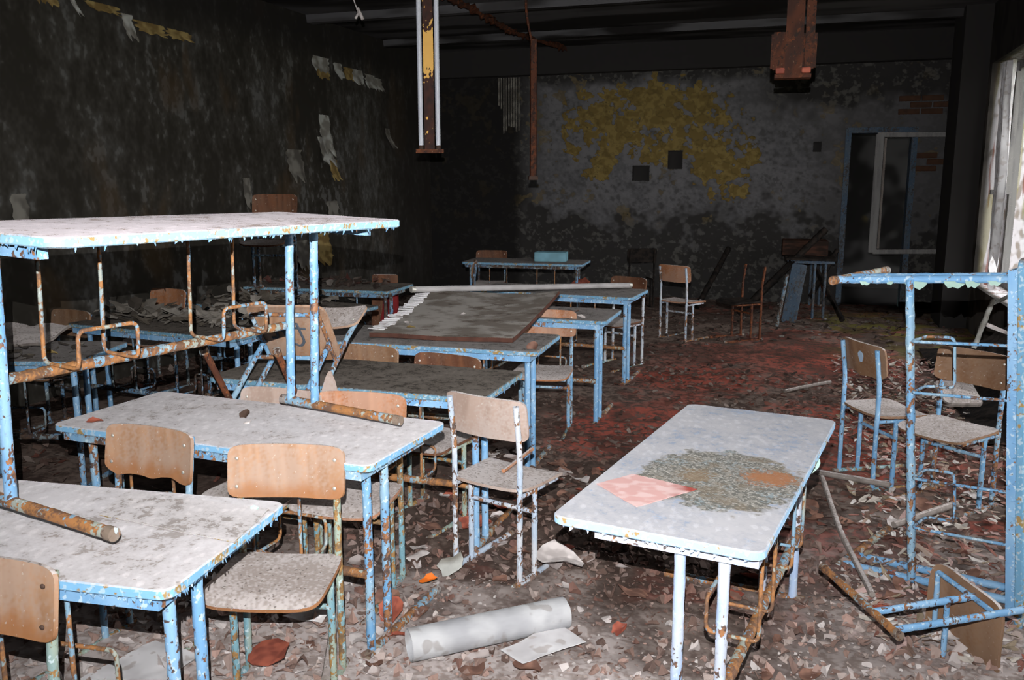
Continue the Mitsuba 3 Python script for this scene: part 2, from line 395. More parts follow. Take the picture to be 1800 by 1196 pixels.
def floor_fn(p, n, uv):
    a = fbm(p.x * 0.9 + 4, p.y * 0.9, 0.0, 3)
    b = fbm(p.x * 5, p.y * 5, 1.0, 3)
    f = fbm(p.x * 24, p.y * 24, 2.0, 2)
    g = noise(p.x * 85, p.y * 85, 0.0)
    h = fbm(p.x * 60, p.y * 60, 3.0, 2)
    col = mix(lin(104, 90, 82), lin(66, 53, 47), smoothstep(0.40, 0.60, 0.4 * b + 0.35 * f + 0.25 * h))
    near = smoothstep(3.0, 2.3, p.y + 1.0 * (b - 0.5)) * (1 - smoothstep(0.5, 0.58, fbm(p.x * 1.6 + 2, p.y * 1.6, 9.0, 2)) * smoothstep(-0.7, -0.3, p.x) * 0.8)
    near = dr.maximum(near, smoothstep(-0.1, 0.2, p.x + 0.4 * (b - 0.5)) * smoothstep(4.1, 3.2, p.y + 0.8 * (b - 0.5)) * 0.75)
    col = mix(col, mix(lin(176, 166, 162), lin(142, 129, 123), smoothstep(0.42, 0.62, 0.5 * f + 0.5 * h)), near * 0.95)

    def patch(x, y, rx, ry):
        dx, dy = (p.x - x) / rx, (p.y - y) / ry
        return smoothstep(1.15, 0.5, dr.sqrt(dx * dx + dy * dy) + 1.1 * (b - 0.5) + 0.5 * (f - 0.5))
    red = dr.maximum(dr.maximum(patch(-0.72, 6.35, 0.5, 0.55), patch(0.25, 7.3, 0.7, 0.9)), dr.maximum(patch(0.35, 5.2, 0.55, 0.9), patch(-0.9, 4.9, 0.5, 0.7)))
    red = dr.maximum(red, smoothstep(0.54, 0.60, 0.55 * a + 0.45 * b) * smoothstep(-1.6, -0.6, p.x) * smoothstep(2.4, 3.4, p.y) * 0.6)
    red = red * (1 - 0.7 * smoothstep(0.50, 0.58, 0.5 * f + 0.5 * h))
    redc = mix(lin(140, 68, 55), lin(102, 54, 45), smoothstep(0.4, 0.62, 0.6 * f + 0.4 * h))
    col = mix(col, redc, red * 0.9)
    moss = smoothstep(0.48, 0.58, b) * smoothstep(0.0, 0.4, p.x) * smoothstep(7.2, 8.4, p.y) * smoothstep(10.6, 9.6, p.y)
    col = mix(col, lin(96, 92, 44), moss * 0.8)
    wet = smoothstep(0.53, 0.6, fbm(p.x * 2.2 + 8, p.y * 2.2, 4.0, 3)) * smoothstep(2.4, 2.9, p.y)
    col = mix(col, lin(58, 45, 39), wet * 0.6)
    return mix(col, mi.Color3f(col) * 1.4, smoothstep(0.62, 0.72, 0.5 * g + 0.5 * h) * 0.5)


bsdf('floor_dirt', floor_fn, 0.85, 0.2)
bsdf('flake_colour', (0.5, 0.5, 0.5), 0.85, 0.15)
scene['flake_colour']['b']['base_color'] = {'type': 'mesh_attribute', 'name': 'vertex_color'}
bsdf('paper_white', lambda p, n, uv: mix(mix(lin(204, 202, 202), lin(184, 181, 181), smoothstep(0.35, 0.65, fbm(p.x * 11, p.y * 11, p.z * 11, 3))), lin(150, 138, 130), smoothstep(0.60, 0.7, fbm(p.x * 30, p.y * 30, p.z * 30, 2)) * 0.5), 0.85, 0.1)
bsdf('paper_roll_grey', lambda p, n, uv: mix(mix(lin(170, 170, 170), lin(146, 146, 148), smoothstep(0.35, 0.65, fbm(p.x * 9, p.y * 9, p.z * 9, 3))), lin(128, 122, 118), smoothstep(0.6, 0.7, fbm(p.x * 25, p.y * 25, p.z * 25, 2)) * 0.6), 0.7, 0.2)
bsdf('paper_pink', lambda p, n, uv: mix(mix(lin(182, 156, 152), lin(172, 136, 131), smoothstep(0.4, 0.6, fbm(p.x * 30, p.y * 30, 0.0, 2))),
                                        lin(134, 66, 58), smoothstep(-0.31, -0.25, p.x + 0.06 * (fbm(p.x * 30, p.y * 30, 2.0, 2) - 0.5)) * smoothstep(0.35, 0.6, fbm(p.x * 16, p.y * 16, 0.0, 2) + 0.15)), 0.85, 0.1)
bsdf('scrap_yellow', lambda p, n, uv: mix(lin(150, 130, 84), lin(112, 92, 56), smoothstep(0.35, 0.65, fbm(p.y * 14, p.z * 14, p.x * 14, 2))), 0.9, 0.1)
bsdf('scrap_pale', lambda p, n, uv: mix(lin(166, 166, 160), lin(120, 116, 108), smoothstep(0.35, 0.65, fbm(p.y * 12, p.z * 12, p.x * 12, 2))), 0.9, 0.1)
bsdf('scrap_grey', lambda p, n, uv: mix(lin(120, 116, 108), lin(84, 80, 74), smoothstep(0.35, 0.65, fbm(p.y * 12, p.z * 12, p.x * 12, 2))), 0.9, 0.1)
bsdf('tube_white', lin(196, 198, 206), 0.35, 0.5)
bsdf('tube_dusty', lambda p, n, uv: mix(lin(170, 166, 164), lin(134, 130, 128), fbm(p.x * 12, p.y * 12, p.z * 12, 2)), 0.7)
bsdf('lamp_body', lambda p, n, uv: mix(mix(lin(70, 36, 24), lin(40, 26, 22), noise(p.x * 40, p.y * 40, p.z * 30)), lin(226, 176, 92),
                                       smoothstep(0.50, 0.54, 0.30 * fbm(p.x * 6, p.y * 6, p.z * 6 + 1.6, 2) + 0.45 * fbm(p.x * 60, p.y * 60, p.z * 45, 2) + 0.25 * smoothstep(0.34, 0.08, dr.abs(p.z - 2.36)))), 0.7)
bsdf('board_dirt', lambda p, n, uv: mix(mix(mix(lin(132, 127, 121), lin(100, 93, 86), smoothstep(0.38, 0.62, fbm(p.x * 7, p.y * 9, 0.0, 4))), lin(74, 63, 55), smoothstep(0.55, 0.70, fbm(p.x * 9 + 3, p.y * 13, 1.0, 5)) * 0.7),
                                        mix(lin(84, 54, 44), lin(60, 40, 34), noise(p.x * 30, p.y * 30, p.z * 30)), smoothstep(0.6, 0.3, n.z)), 0.85, 0.15)
bsdf('wood_grey', plywood(lin(126, 118, 112), lin(98, 90, 84), lin(130, 122, 116), 0.5), 0.85)
bsdf('wood_frame', plywood(lin(132, 130, 128), lin(108, 106, 106), lin(130, 128, 124), 0.5), 0.8)
bsdf('door_blue', paint(lin(66, 82, 98), lin(76, 86, 96), 0.35, (lin(84, 78, 72), lin(56, 52, 50)), lin(100, 104, 106)), 0.8)
bsdf('brick_red', lambda p, n, uv: mix(lin(80, 54, 38), lin(58, 42, 33), fbm(p.x * 20, p.y * 20, p.z * 20, 2)), 0.9)
bsdf('mortar', lin(74, 68, 62), 0.95)
bsdf('corridor_wall', lambda p, n, uv: mix(mix(lin(62, 61, 60), lin(84, 74, 46), smoothstep(0.5, 0.56, fbm(p.x * 3, p.z * 3, 2.0, 3)) * smoothstep(0.6, 0.9, p.z) * smoothstep(1.4, 1.1, p.z)),
                                           lin(28, 27, 26), smoothstep(0.42, 0.58, fbm(p.x * 2, p.z * 2, 0.0, 3))), 0.95, 0.1)
bsdf('box_blue', lambda p, n, uv: mix(lin(120, 164, 178), lin(96, 130, 140), fbm(p.x * 14, p.y * 14, p.z * 14, 2)), 0.7)
bsdf('soil', lin(90, 92, 70), 0.95)
bsdf('cloth_red', lin(120, 34, 36), 0.9)
bsdf('flake_blue', lin(150, 168, 186), 0.6)
bsdf('mark_paint', lin(74, 80, 88), 0.7)
scene['pane_glass'] = {'type': 'thindielectric'}

# ------------------------------------------------------------------ the room
XL, XR, YB, ZC, YF = -4.70, 1.50, 10.80, 3.00, -2.60


def ground_z(x, y):
    p = np.stack([np.asarray(x, float), np.asarray(y, float), np.zeros_like(x, float)], -1)
    return 0.012 + 0.040 * (meshkit.fbm(p * 2.6, 3, 3) - 0.5) + 0.014 * (meshkit.noise(p * 17, 4) - 0.5)


nx, ny = 130, 280
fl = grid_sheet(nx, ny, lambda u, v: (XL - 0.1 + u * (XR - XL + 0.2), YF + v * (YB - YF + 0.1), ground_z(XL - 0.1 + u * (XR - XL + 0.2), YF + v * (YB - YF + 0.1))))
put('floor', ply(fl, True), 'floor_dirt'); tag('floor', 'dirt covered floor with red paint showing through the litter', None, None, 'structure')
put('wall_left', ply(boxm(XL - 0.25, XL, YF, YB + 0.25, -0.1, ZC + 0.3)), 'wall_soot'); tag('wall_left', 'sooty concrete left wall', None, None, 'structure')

# back wall: a doorway and dark-lined niches sunk in the plaster
DX0, DX1, DZ = 0.36, 1.08, 1.98


def back_layer(y0, y1, holes):
    pg = sbox(XL, -0.1, XR, ZC)
    for h in holes: pg = pg.difference(sbox(*h))
    m = trimesh.creation.extrude_polygon(pg, y1 - y0, engine='earcut')
    m.apply_transform(M4(A([[1, 0, 0], [0, 0, -1], [0, 1, 0.0]]), (0, y1, 0)))
    return m


DOOR = (DX0, -0.2, DX1, DZ)
put('wall_back', ply(cat([back_layer(YB, YB + 0.09, [DOOR, (-2.05, 1.42, -1.84, 1.60), (-1.625, 1.555, -1.45, 1.775), (0.01, 1.74, 0.10, 1.855)]),
                          back_layer(YB + 0.09, YB + 0.25, [DOOR])])), 'wall_plaster')
tag('wall_back', 'plaster back wall with patches of yellow paint', None, None, 'structure')
rb = np.random.default_rng(5)
bsh = ply(slab(rrect(0.215, 0.058, 0.006), 0, 0.02, 0.004), 30)
for (bx, bz, rows, cols) in ((0.98, 2.16, 3, 3), (1.19, 1.55, 3, 1)):
    for r in range(rows):
        for cidx in range(cols):
            x = bx + cidx * 0.23 + (0.115 if r % 2 else 0)
            if x > 1.40: continue
            m = M4(A([[1, 0, 0], [0, 0, -1], [0, 1, 0.0]]), (x, YB + 0.004 + rb.uniform(0, 0.006), bz + r * 0.07))
            part('wall_back', 'brick', bsh, 'brick_red', m)
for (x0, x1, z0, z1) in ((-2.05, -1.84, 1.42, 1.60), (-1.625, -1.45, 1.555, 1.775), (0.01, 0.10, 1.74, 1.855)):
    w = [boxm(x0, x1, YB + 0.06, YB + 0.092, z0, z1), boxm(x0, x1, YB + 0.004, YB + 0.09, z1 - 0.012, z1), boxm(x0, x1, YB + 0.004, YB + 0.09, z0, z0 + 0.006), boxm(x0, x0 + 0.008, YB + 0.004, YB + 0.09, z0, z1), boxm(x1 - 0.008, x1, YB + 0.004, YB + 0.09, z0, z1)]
    part('wall_back', 'niche_shade', ply(cat(w)), 'column_soot_niche_shade')  # dark lining added inside each niche, its shade put in as colour
# ribbed lath where the plaster has gone, at the blackened end of the back wall
for k in range(9):
    x = -3.76 + k * 0.033
    part('wall_back', 'lath_strip', ply(boxm(x, x + 0.018, YB - 0.012, YB, 2.0 + rb.uniform(-0.02, 0.1) + (0.25 if k in (0, 1) else 0), 2.68)), 'scrap_grey')
# ceiling with ribs; beam over the back wall
put('ceiling', ply(boxm(XL - 0.2, XR + 0.4, YF, YB + 0.25, ZC, ZC + 0.3)), 'ceiling_soot_lit_ribs'); tag('ceiling', 'sooty concrete ceiling', None, None, 'structure')
for y in (3.6, 5.7, 7.9, 9.55):
    pr = Polygon([(y - 0.05, ZC + 0.02), (y + 0.11, ZC + 0.02), (y + 0.08, ZC - 0.07), (y - 0.02, ZC - 0.07)])
    m = trimesh.creation.extrude_polygon(pr, XR - XL + 0.1, engine='earcut')
    m.apply_transform(M4(A([[0, 0, 1], [1, 0, 0], [0, 1, 0.0]]), (XL - 0.05, 0, 0)))
    part('ceiling', 'rib', ply(m), 'ceiling_soot_lit_ribs')
put('beam_back', ply(boxm(XL, XR + 0.1, YB - 0.16, YB + 0.2, 2.69, ZC + 0.02)), 'column_soot_niche_shade'); tag('beam_back', 'dark beam along the top of the back wall', None, None, 'structure')
# right wall with two window openings
pg = sbox(YF, -0.1, YB + 0.25, ZC + 0.3)
for (y0, y1) in ((2.3, 5.4), (6.1, 9.22)): pg = pg.difference(sbox(y0, 0.46, y1, 2.46))
m = trimesh.creation.extrude_polygon(pg, 0.42, engine='earcut')
m.apply_transform(M4(A([[0, 0, 1], [1, 0, 0], [0, 1, 0.0]]), (XR, 0, 0)))
put('wall_right', ply(m), 'wall_window'); tag('wall_right', 'window wall with a peeling white reveal', None, None, 'structure')
put('wall_front', ply(boxm(XL - 0.2, XR + 0.4, YF - 0.25, YF, -0.1, ZC + 0.3)), 'wall_soot'); tag('wall_front', 'sooty wall', None, None, 'structure')
put('column_right', ply(boxm(1.27, XR + 0.3, 9.36, 10.05, -0.1, ZC)), 'column_soot_niche_shade'); tag('column_right', 'sooty concrete column beside the window', None, None, 'structure')
cor = [boxm(-1.6, 3.0, 12.9, 13.1, -0.1, 2.9), boxm(-1.7, -1.6, 11.05, 13.1, -0.1, 2.9), boxm(3.0, 3.1, 11.05, 13.1, -0.1, 2.9), boxm(-1.7, 3.1, 11.05, 13.1, 2.75, 2.9), boxm(-1.7, 3.1, 11.0, 13.1, -0.12, -0.02)]
put('wall_corridor', ply(cat(cor)), 'corridor_wall'); tag('wall_corridor', 'dark corridor behind the doorway', None, None, 'structure')
put('ground_outside', ply(boxm(XR + 0.42, 40, -30, 50, -3.0, -2.9)), 'soil'); tag('ground_outside', None, None, None, 'structure')

# door frame (left post, right post, head) and the loose sash frame standing in the doorway
for nm, b in (('door_post', (DX0 - 0.01, DX0 + 0.05, YB - 0.03, YB + 0.22, 0, DZ + 0.02)), ('door_post', (DX1 - 0.05, DX1 + 0.01, YB - 0.03, YB + 0.22, 0, DZ + 0.02)),
              ('door_head', (DX0 - 0.01, DX1 + 0.01, YB - 0.028, YB + 0.21, DZ - 0.04, DZ + 0.02))):
    part('door_1', nm, ply(boxm(*b)), 'door_blue')
tag('door_1', 'blue-painted frame of the open doorway', None, None, 'structure')
k = tag(numbered('sash_frame'), 'grey wooden sash frame hanging open across the doorway', 'window frame')
part(k, 'stile', ply(slab(rrect(0.085, 1.30, 0.008), 0, 0.045, 0.005)), 'wood_frame', M4(A([[1, 0, 0], [0, 0, -1], [0, 1, 0.0]]), (0.705, 10.768, 1.272)))
part(k, 'rail', ply(slab(rrect(0.69, 0.05, 0.006), 0, 0.045, 0.005)), 'wood_frame', M4(A([[1, 0, 0], [0, 0, -1], [0, 1, 0.0]]) @ Ro.from_euler('z', -0.01).as_matrix(), (1.02, 10.768, 1.912)))
part(k, 'rail', ply(slab(rrect(0.66, 0.05, 0.006), 0, 0.045, 0.005)), 'wood_frame', M4(A([[1, 0, 0], [0, 0, -1], [0, 1, 0.0]]) @ Ro.from_euler('z', 0.03).as_matrix(), (1.04, 10.768, 0.64)))
part(k, 'inner_bead', ply(boxm(0.752, 0.775, 10.733, 10.768, 0.67, 1.88)), 'wood_grey')

# window: remains of the casement and a torn white curtain at the far jamb
for nm, b in (('frame_post', (1.72, 1.78, 9.14, 9.22, 0.46, 2.46)), ('frame_post', (1.72, 1.78, 6.1, 6.18, 0.46, 2.46)), ('frame_rail', (1.72, 1.78, 6.1, 9.22, 0.46, 0.52)), ('frame_rail', (1.72, 1.78, 6.1, 9.22, 2.40, 2.46)),
              ('mullion', (1.72, 1.78, 7.6, 7.68, 0.52, 2.40)), ('casement', (1.66, 1.70, 8.98, 9.04, 1.30, 2.36)), ('casement', (1.54, 1.68, 8.98, 9.02, 1.30, 1.34))):
    part('window_1', nm, ply(boxm(*b)), 'wood_frame')
tag('window_1', 'broken window frame at the far end of the window wall', None, None, 'structure')
for nm, b in (('frame_post', (1.72, 1.78, 2.3, 2.38, 0.46, 2.46)), ('frame_post', (1.72, 1.78, 5.32, 5.40, 0.46, 2.46)), ('frame_rail', (1.72, 1.78, 2.3, 5.4, 0.46, 0.52)), ('mullion', (1.72, 1.78, 3.8, 3.88, 0.52, 2.46))):
    part('window_2', nm, ply(boxm(*b)), 'wood_frame')
tag('window_2', 'broken window frame', None, None, 'structure')


def curtain_fn(u, v):
    z = 2.42 - 1.75 * v * (1 - 0.12 * np.sin(u * 9))
    return 1.555 + 0.035 * np.sin(u * 26 + 2 * v) + 0.05 * v * u, 8.62 + 0.30 * u + 0.03 * np.sin(v * 7 + u * 5), z


put('torn_curtain', ply(thick(grid_sheet(40, 30, curtain_fn), 0.003), True), 'paper_white')
tag('torn_curtain', 'torn white curtain strip hanging at the far window jamb', 'curtain')


# ------------------------------------------------------------------ peeling scraps on the walls
def hang_scrap(w, h, curl, seed, ragged=0.35):
    r = np.random.default_rng(seed)
    nu, nv = 14, 9
    low = 1 - ragged * np.abs(np.interp(np.linspace(0, 1, nu), np.linspace(0, 1, 7), r.uniform(-1, 1, 7)))
    side = r.uniform(-0.12, 0.12, (2, nv))

    def f(u, v):
        d = low[:, None] * v
        x = (u - 0.5) * w + np.where(u < 0.5, 1, -1) * 0 + (1 - u) * side[0][None, :] * w + u * side[1][None, :] * w
        return x, -0.004 - curl * d ** 2 * h - 0.01 * np.sin(u * 8 + seed) * d, -h * d
    return thick(grid_sheet(nu, nv, f), 0.003)


def wall_scrap(wall, pos, w, h, mat, curl=0.25, seed=1, ragged=0.35, nm='paper_scrap'):
    m = hang_scrap(w, h, curl, seed, ragged)
    rot = Ro.from_euler('z', PI / 2).as_matrix() if wall == 'wall_left' else np.eye(3)   # sheet's -y must point into the room
    part(wall, nm, ply(m, True), mat, M4(rot, pos))


X = XL + 0.002
for (y, z, w, h, mt, s, cu) in ((4.68, 2.68, 0.16, 0.16, 'scrap_yellow', 1, .3), (4.92, 2.66, 0.05, 0.17, 'scrap_pale', 2, .5), (5.20, 2.63, 0.30, 0.06, 'scrap_yellow', 3, .2), (5.42, 2.60, 0.10, 0.20, 'scrap_pale', 4, .4),
                               (5.66, 2.575, 0.30, 0.09, 'scrap_yellow', 5, .2), (5.98, 2.57, 0.26, 0.08, 'scrap_yellow', 6, .3),
                               (8.08, 2.64, 0.30, 0.17, 'scrap_pale', 7, .3), (8.14, 2.52, 0.24, 0.10, 'scrap_yellow', 8, .2), (8.44, 2.62, 0.16, 0.18, 'scrap_pale', 9, .4), (8.66, 2.60, 0.20, 0.14, 'scrap_yellow', 10, .2),
                               (8.86, 2.60, 0.22, 0.17, 'scrap_pale', 11, .3), (9.14, 2.58, 0.2, 0.17, 'scrap_pale', 12, .3), (9.32, 2.56, 0.2, 0.16, 'scrap_pale', 13, .3),
                               (8.12, 2.08, 0.20, 0.44, 'scrap_pale', 14, .2), (8.10, 1.86, 0.22, 0.30, 'scrap_pale', 15, .35), (7.54, 1.72, 0.26, 0.32, 'scrap_grey', 16, .25), (8.28, 1.64, 0.14, 0.22, 'scrap_yellow', 17, .3),
                               (9.55, 2.02, 0.10, 0.24, 'scrap_grey', 18, .5), (8.22, 1.22, 0.22, 0.26, 'scrap_grey', 19, .3), (8.0, 0.9, 0.3, 0.34, 'scrap_yellow', 20, .2), (7.6, 0.85, 0.25, 0.3, 'scrap_grey', 21, .2),
                               (4.35, 1.35, 0.12, 0.3, 'scrap_grey', 22, .2), (6.75, 1.45, 0.1, 0.28, 'scrap_grey', 23, .2)):
    wall_scrap('wall_left', (X, y, z), w, h, mt, cu, s)


# ------------------------------------------------------------------ school desks
DL, DW, DH = 1.2, 0.5016, 0.6434
EX, P1, P2, FR, FF = 0.531, -0.050, -0.153, -0.18, 0.286
RT = 0.0135


def top_mesh():
    pg = rrect(DL, DW, 0.03)
    return slab(pg, DH - 0.023, DH, 0.003)


def frame_mesh():
    o = sbox(-DL / 2 + 0.035, -DW / 2 + 0.016, DL / 2 - 0.035, DW / 2 - 0.10)
    i = sbox(-DL / 2 + 0.06, -DW / 2 + 0.04, DL / 2 - 0.06, DW / 2)
    m = trimesh.creation.extrude_polygon(o.difference(i), 0.030, engine='earcut'); m.apply_translation([0, 0, DH - 0.053])
    return m


def rack_pts(x0, x1):
    y0, y1, zb, zl = -0.2, -0.066, 0.288, 0.383
    return fillet([(x0, y0, DH - 0.02), (x0, y0, zb), (x0, y1, zb), (x0, y1, zl), (x1, y1, zl), (x1, y1, zb), (x1, y0, zb), (x1, y0, DH - 0.02)], 0.022, 5)


def flakes_mesh(seed, n=190, sides='all', size=0.010):
    """little curls of paint hanging from the table's edge"""
    r = np.random.default_rng(seed); V = []; F = []
    for k in range(n):
        if r.random() < 0.7:
            s = -1 if r.random() < 0.65 else 1
            c = A([r.uniform(-DL / 2 + 0.03, DL / 2 - 0.03), s * (DW / 2 - r.uniform(0, 0.006)), DH - 0.022]); t = A([1, 0, 0]); o = A([0, s, 0])
        else:
            s = 1 if r.random() < 0.5 else -1
            c = A([s * (DL / 2 - r.uniform(0, 0.006)), r.uniform(-DW / 2 + 0.03, DW / 2 - 0.03), DH - 0.022]); t = A([0, 1, 0]); o = A([s, 0, 0])
        w, h = r.uniform(0.3, 1.1) * size, r.uniform(0.3, 1.4) * size
        b = len(V)
        j = r.uniform(-0.4, 0.4, 3)
        V += [c - t * w / 2, c + t * w / 2, c + t * w * (0.2 + j[0]) - A([0, 0, h]) + o * h * j[1], c - t * w * 0.4 - A([0, 0, h * (0.5 + j[2] * .5)]) + o * h * j[1] * 0.5]
        F += [[b, b + 1, b + 2], [b, b + 2, b + 3]]
    return trimesh.Trimesh(A(V), A(F), process=False)


DESK = []
for v in range(3):
    s = v * 100
    dsk = dict(top=ply(top_mesh(), 25), frame=ply(frame_mesh()), flakes=ply(flakes_mesh(s + 3)),
               post=[ply(tube([(0, 0, 0.014), (0, 0, DH - 0.03)], RT, rough=0.0016, seed=s + k), 50) for k in range(4)],
               foot=[ply(tube([(0, FR, 0.0145), (0, FF, 0.0145)], 0.0145, rough=0.0012, seed=s + 5 + k), 50) for k in range(2)],
               bar=ply(tube([(-EX, -0.165, 0.272), (EX, -0.165, 0.272)], 0.0135, rough=0.0022, seed=s + 8), 50),
               rack=[ply(tube(rack_pts(a, b), 0.0052, sides=8, step=0.025, rough=0.0006, seed=s + 9), 50) for a, b in ((0.15, 0.325), (-0.325, -0.15))],
               cap=[ply(tube([(0, y - 0.012, 0.0145), (0, y + 0.012, 0.0145)], 0.0162, sides=12), 40) for y in (FR, FF)])
    DESK.append(dsk)


def make_desk(m, top, pnt, rust, label, v=0, group=None, cap='end_cap', racks=True, posts=None, bar=None):
    k = tag(numbered('school_desk'), label, 'desk', group)
    D = DESK[v % 3]
    part(k, 'tabletop', D['top'], top, m)
    part(k, 'apron_frame', D['frame'], pnt, m)
    f = part(k, 'peeling_paint', D['flakes'], pnt, m); labels[f] = {'kind': 'stuff'}
    q = 0
    for sx in (-1, 1):
        for py in (P2, P1):
            part(k, 'post', D['post'][q], posts or pnt, m @ M4(loc=(sx * EX, py, 0))); q += 1
        ft = part(k, 'foot', D['foot'][(sx + 1) // 2], rust, m @ M4(loc=(sx * EX, 0, 0)))
        for c in D['cap']: part(ft, 'end_cap', c, cap, m @ M4(loc=(sx * EX, 0, 0)))
    part(k, 'crossbar', D['bar'], bar or rust, m)
    if racks:
        for rk in D['rack']: part(k, 'book_rack', rk, bar or rust, m)
    return k


D_T1 = yawm(-0.2093, 2.4912, 1.4222)
D_T2 = yawm(-1.7131, 2.4088, -0.0559)
D_T3 = yawm(-1.7650, 1.5032, 0.1013)
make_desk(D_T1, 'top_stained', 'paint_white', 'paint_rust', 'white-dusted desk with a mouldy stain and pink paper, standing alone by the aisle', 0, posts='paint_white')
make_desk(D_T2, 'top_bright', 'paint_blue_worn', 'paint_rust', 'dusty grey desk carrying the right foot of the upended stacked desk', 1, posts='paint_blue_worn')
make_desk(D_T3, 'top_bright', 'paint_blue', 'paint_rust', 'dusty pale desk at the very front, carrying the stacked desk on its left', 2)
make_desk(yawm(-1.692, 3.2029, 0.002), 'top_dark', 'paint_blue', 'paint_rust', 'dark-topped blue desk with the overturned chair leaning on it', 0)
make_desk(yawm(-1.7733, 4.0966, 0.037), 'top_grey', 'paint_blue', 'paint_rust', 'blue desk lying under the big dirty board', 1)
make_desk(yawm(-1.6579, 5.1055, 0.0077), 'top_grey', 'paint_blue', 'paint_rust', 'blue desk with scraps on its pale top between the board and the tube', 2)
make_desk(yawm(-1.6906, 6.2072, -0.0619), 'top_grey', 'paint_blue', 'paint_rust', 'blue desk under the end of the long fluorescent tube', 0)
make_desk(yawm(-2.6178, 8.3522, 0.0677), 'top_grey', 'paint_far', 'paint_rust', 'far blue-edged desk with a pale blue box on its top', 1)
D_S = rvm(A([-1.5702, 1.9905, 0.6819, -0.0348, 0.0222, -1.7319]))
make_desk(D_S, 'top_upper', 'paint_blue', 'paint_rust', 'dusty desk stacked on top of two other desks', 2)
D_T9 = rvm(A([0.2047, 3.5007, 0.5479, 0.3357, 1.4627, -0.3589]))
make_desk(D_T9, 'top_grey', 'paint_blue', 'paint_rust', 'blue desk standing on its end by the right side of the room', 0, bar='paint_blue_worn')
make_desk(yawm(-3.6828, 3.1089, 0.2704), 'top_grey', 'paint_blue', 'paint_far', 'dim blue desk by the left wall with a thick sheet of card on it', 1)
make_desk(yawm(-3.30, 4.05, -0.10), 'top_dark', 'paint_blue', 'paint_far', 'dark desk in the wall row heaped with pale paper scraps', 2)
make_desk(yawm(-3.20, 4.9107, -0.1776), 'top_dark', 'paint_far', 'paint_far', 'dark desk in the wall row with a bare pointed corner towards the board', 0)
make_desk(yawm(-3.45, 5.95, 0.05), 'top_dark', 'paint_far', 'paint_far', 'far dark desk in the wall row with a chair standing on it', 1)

rm9 = np.random.default_rng(23)
T9KEY = [k for k in labels if labels[k].get('label', '').startswith('blue desk standing on its end')][0]
bsdf('paint_mint', lin(146, 172, 160), 0.7)
for zz, w, h in ((0.115, 0.018, 0.010), (0.20, 0.014, 0.008), (0.285, 0.044, 0.024), (0.41, 0.036, 0.022), (0.465, 0.026, 0.020), (0.53, 0.02, 0.012)):
    q = D_T9 @ A([-EX, P2, zz, 1.0])
    fp = Polygon([(-w, 0.004), (w, 0.004), (w * 0.8, -h * 0.4), (w * 0.35, -h), (-w * 0.1, -h * 0.7), (-w * 0.5, -h * 0.95), (-w * 0.85, -h * 0.3)])
    fm = trimesh.creation.extrude_polygon(fp, 0.0015, engine='earcut')
    part(T9KEY, 'paint_flake', ply(fm), 'paint_mint', M4(A([[1, 0, 0], [0, 0, -1], [0, 1, 0.0]]) @ Ro.from_euler('xy', [rm9.normal(0, 0.3), rm9.normal(0, 0.3)]).as_matrix(), (q[0], q[1] - 0.012, q[2] - 0.009)))

# ------------------------------------------------------------------ chairs
CW, CDY, CHS, CHB, CHBB, CSW, CSF, CBW, CRL, CSR, CTL, CST = 0.1414, 0.0988, 0.3555, 0.6883, 0.5361, 0.159, 0.2817, 0.1697, 0.3668, -0.0075, 0.0236, 0.2538
RC = 0.0105


def seat_mesh(seed):
    pg = rrect(1, 1, 0.09)
    nu, nv = 22, 20

    def f(u, v):
        # a rounded square mapped to the seat's outline
        a, b = 2 * u - 1, 2 * v - 1
        k = 0.94
        sq = np.maximum(np.abs(a), np.abs(b)) + 1e-9
        ro = (np.abs(a) ** 7 + np.abs(b) ** 7) ** (1 / 7.) + 1e-9
        a, b = a * sq / ro, b * sq / ro
        y = CSR + (b + 1) / 2 * (CSF - CSR + 0.012)
        x = a * (CSW + 0.008 * (b + 1) / 2)
        z = CHS + 0.008 * a * a - 0.020 * np.clip((b - 0.45) / 0.55, 0, 1) ** 2 - 0.006 * (1 - b * b)
        return x, y, z
    return thick(grid_sheet(nu, nv, f), 0.011)


def back_mesh(seed, chip=0.0):
    nu, nv = 24, 16
    r = np.random.default_rng(seed)
    cut = np.interp(np.linspace(0, 1, nu), np.linspace(0, 1, 9), r.uniform(-1, 1, 9)) * chip

    def f(u, v):
        a, b = 2 * u - 1, 2 * v - 1
        sq = np.maximum(np.abs(a), np.abs(b)) + 1e-9
        ro = (np.abs(a) ** 8 + np.abs(b) ** 8) ** (1 / 8.) + 1e-9
        a, b = a * sq / ro, b * sq / ro
        z = (CHB + CHBB) / 2 + b * (CHB - CHBB) / 2 + np.where(b < 0, cut[:, None] * -b, 0)
        y = 0.020 - 0.024 * (1 - a * a) - CTL * (b + 1) / 2
        return a * CBW, y, z
    return thick(grid_sheet(nu, nv, f), 0.010)


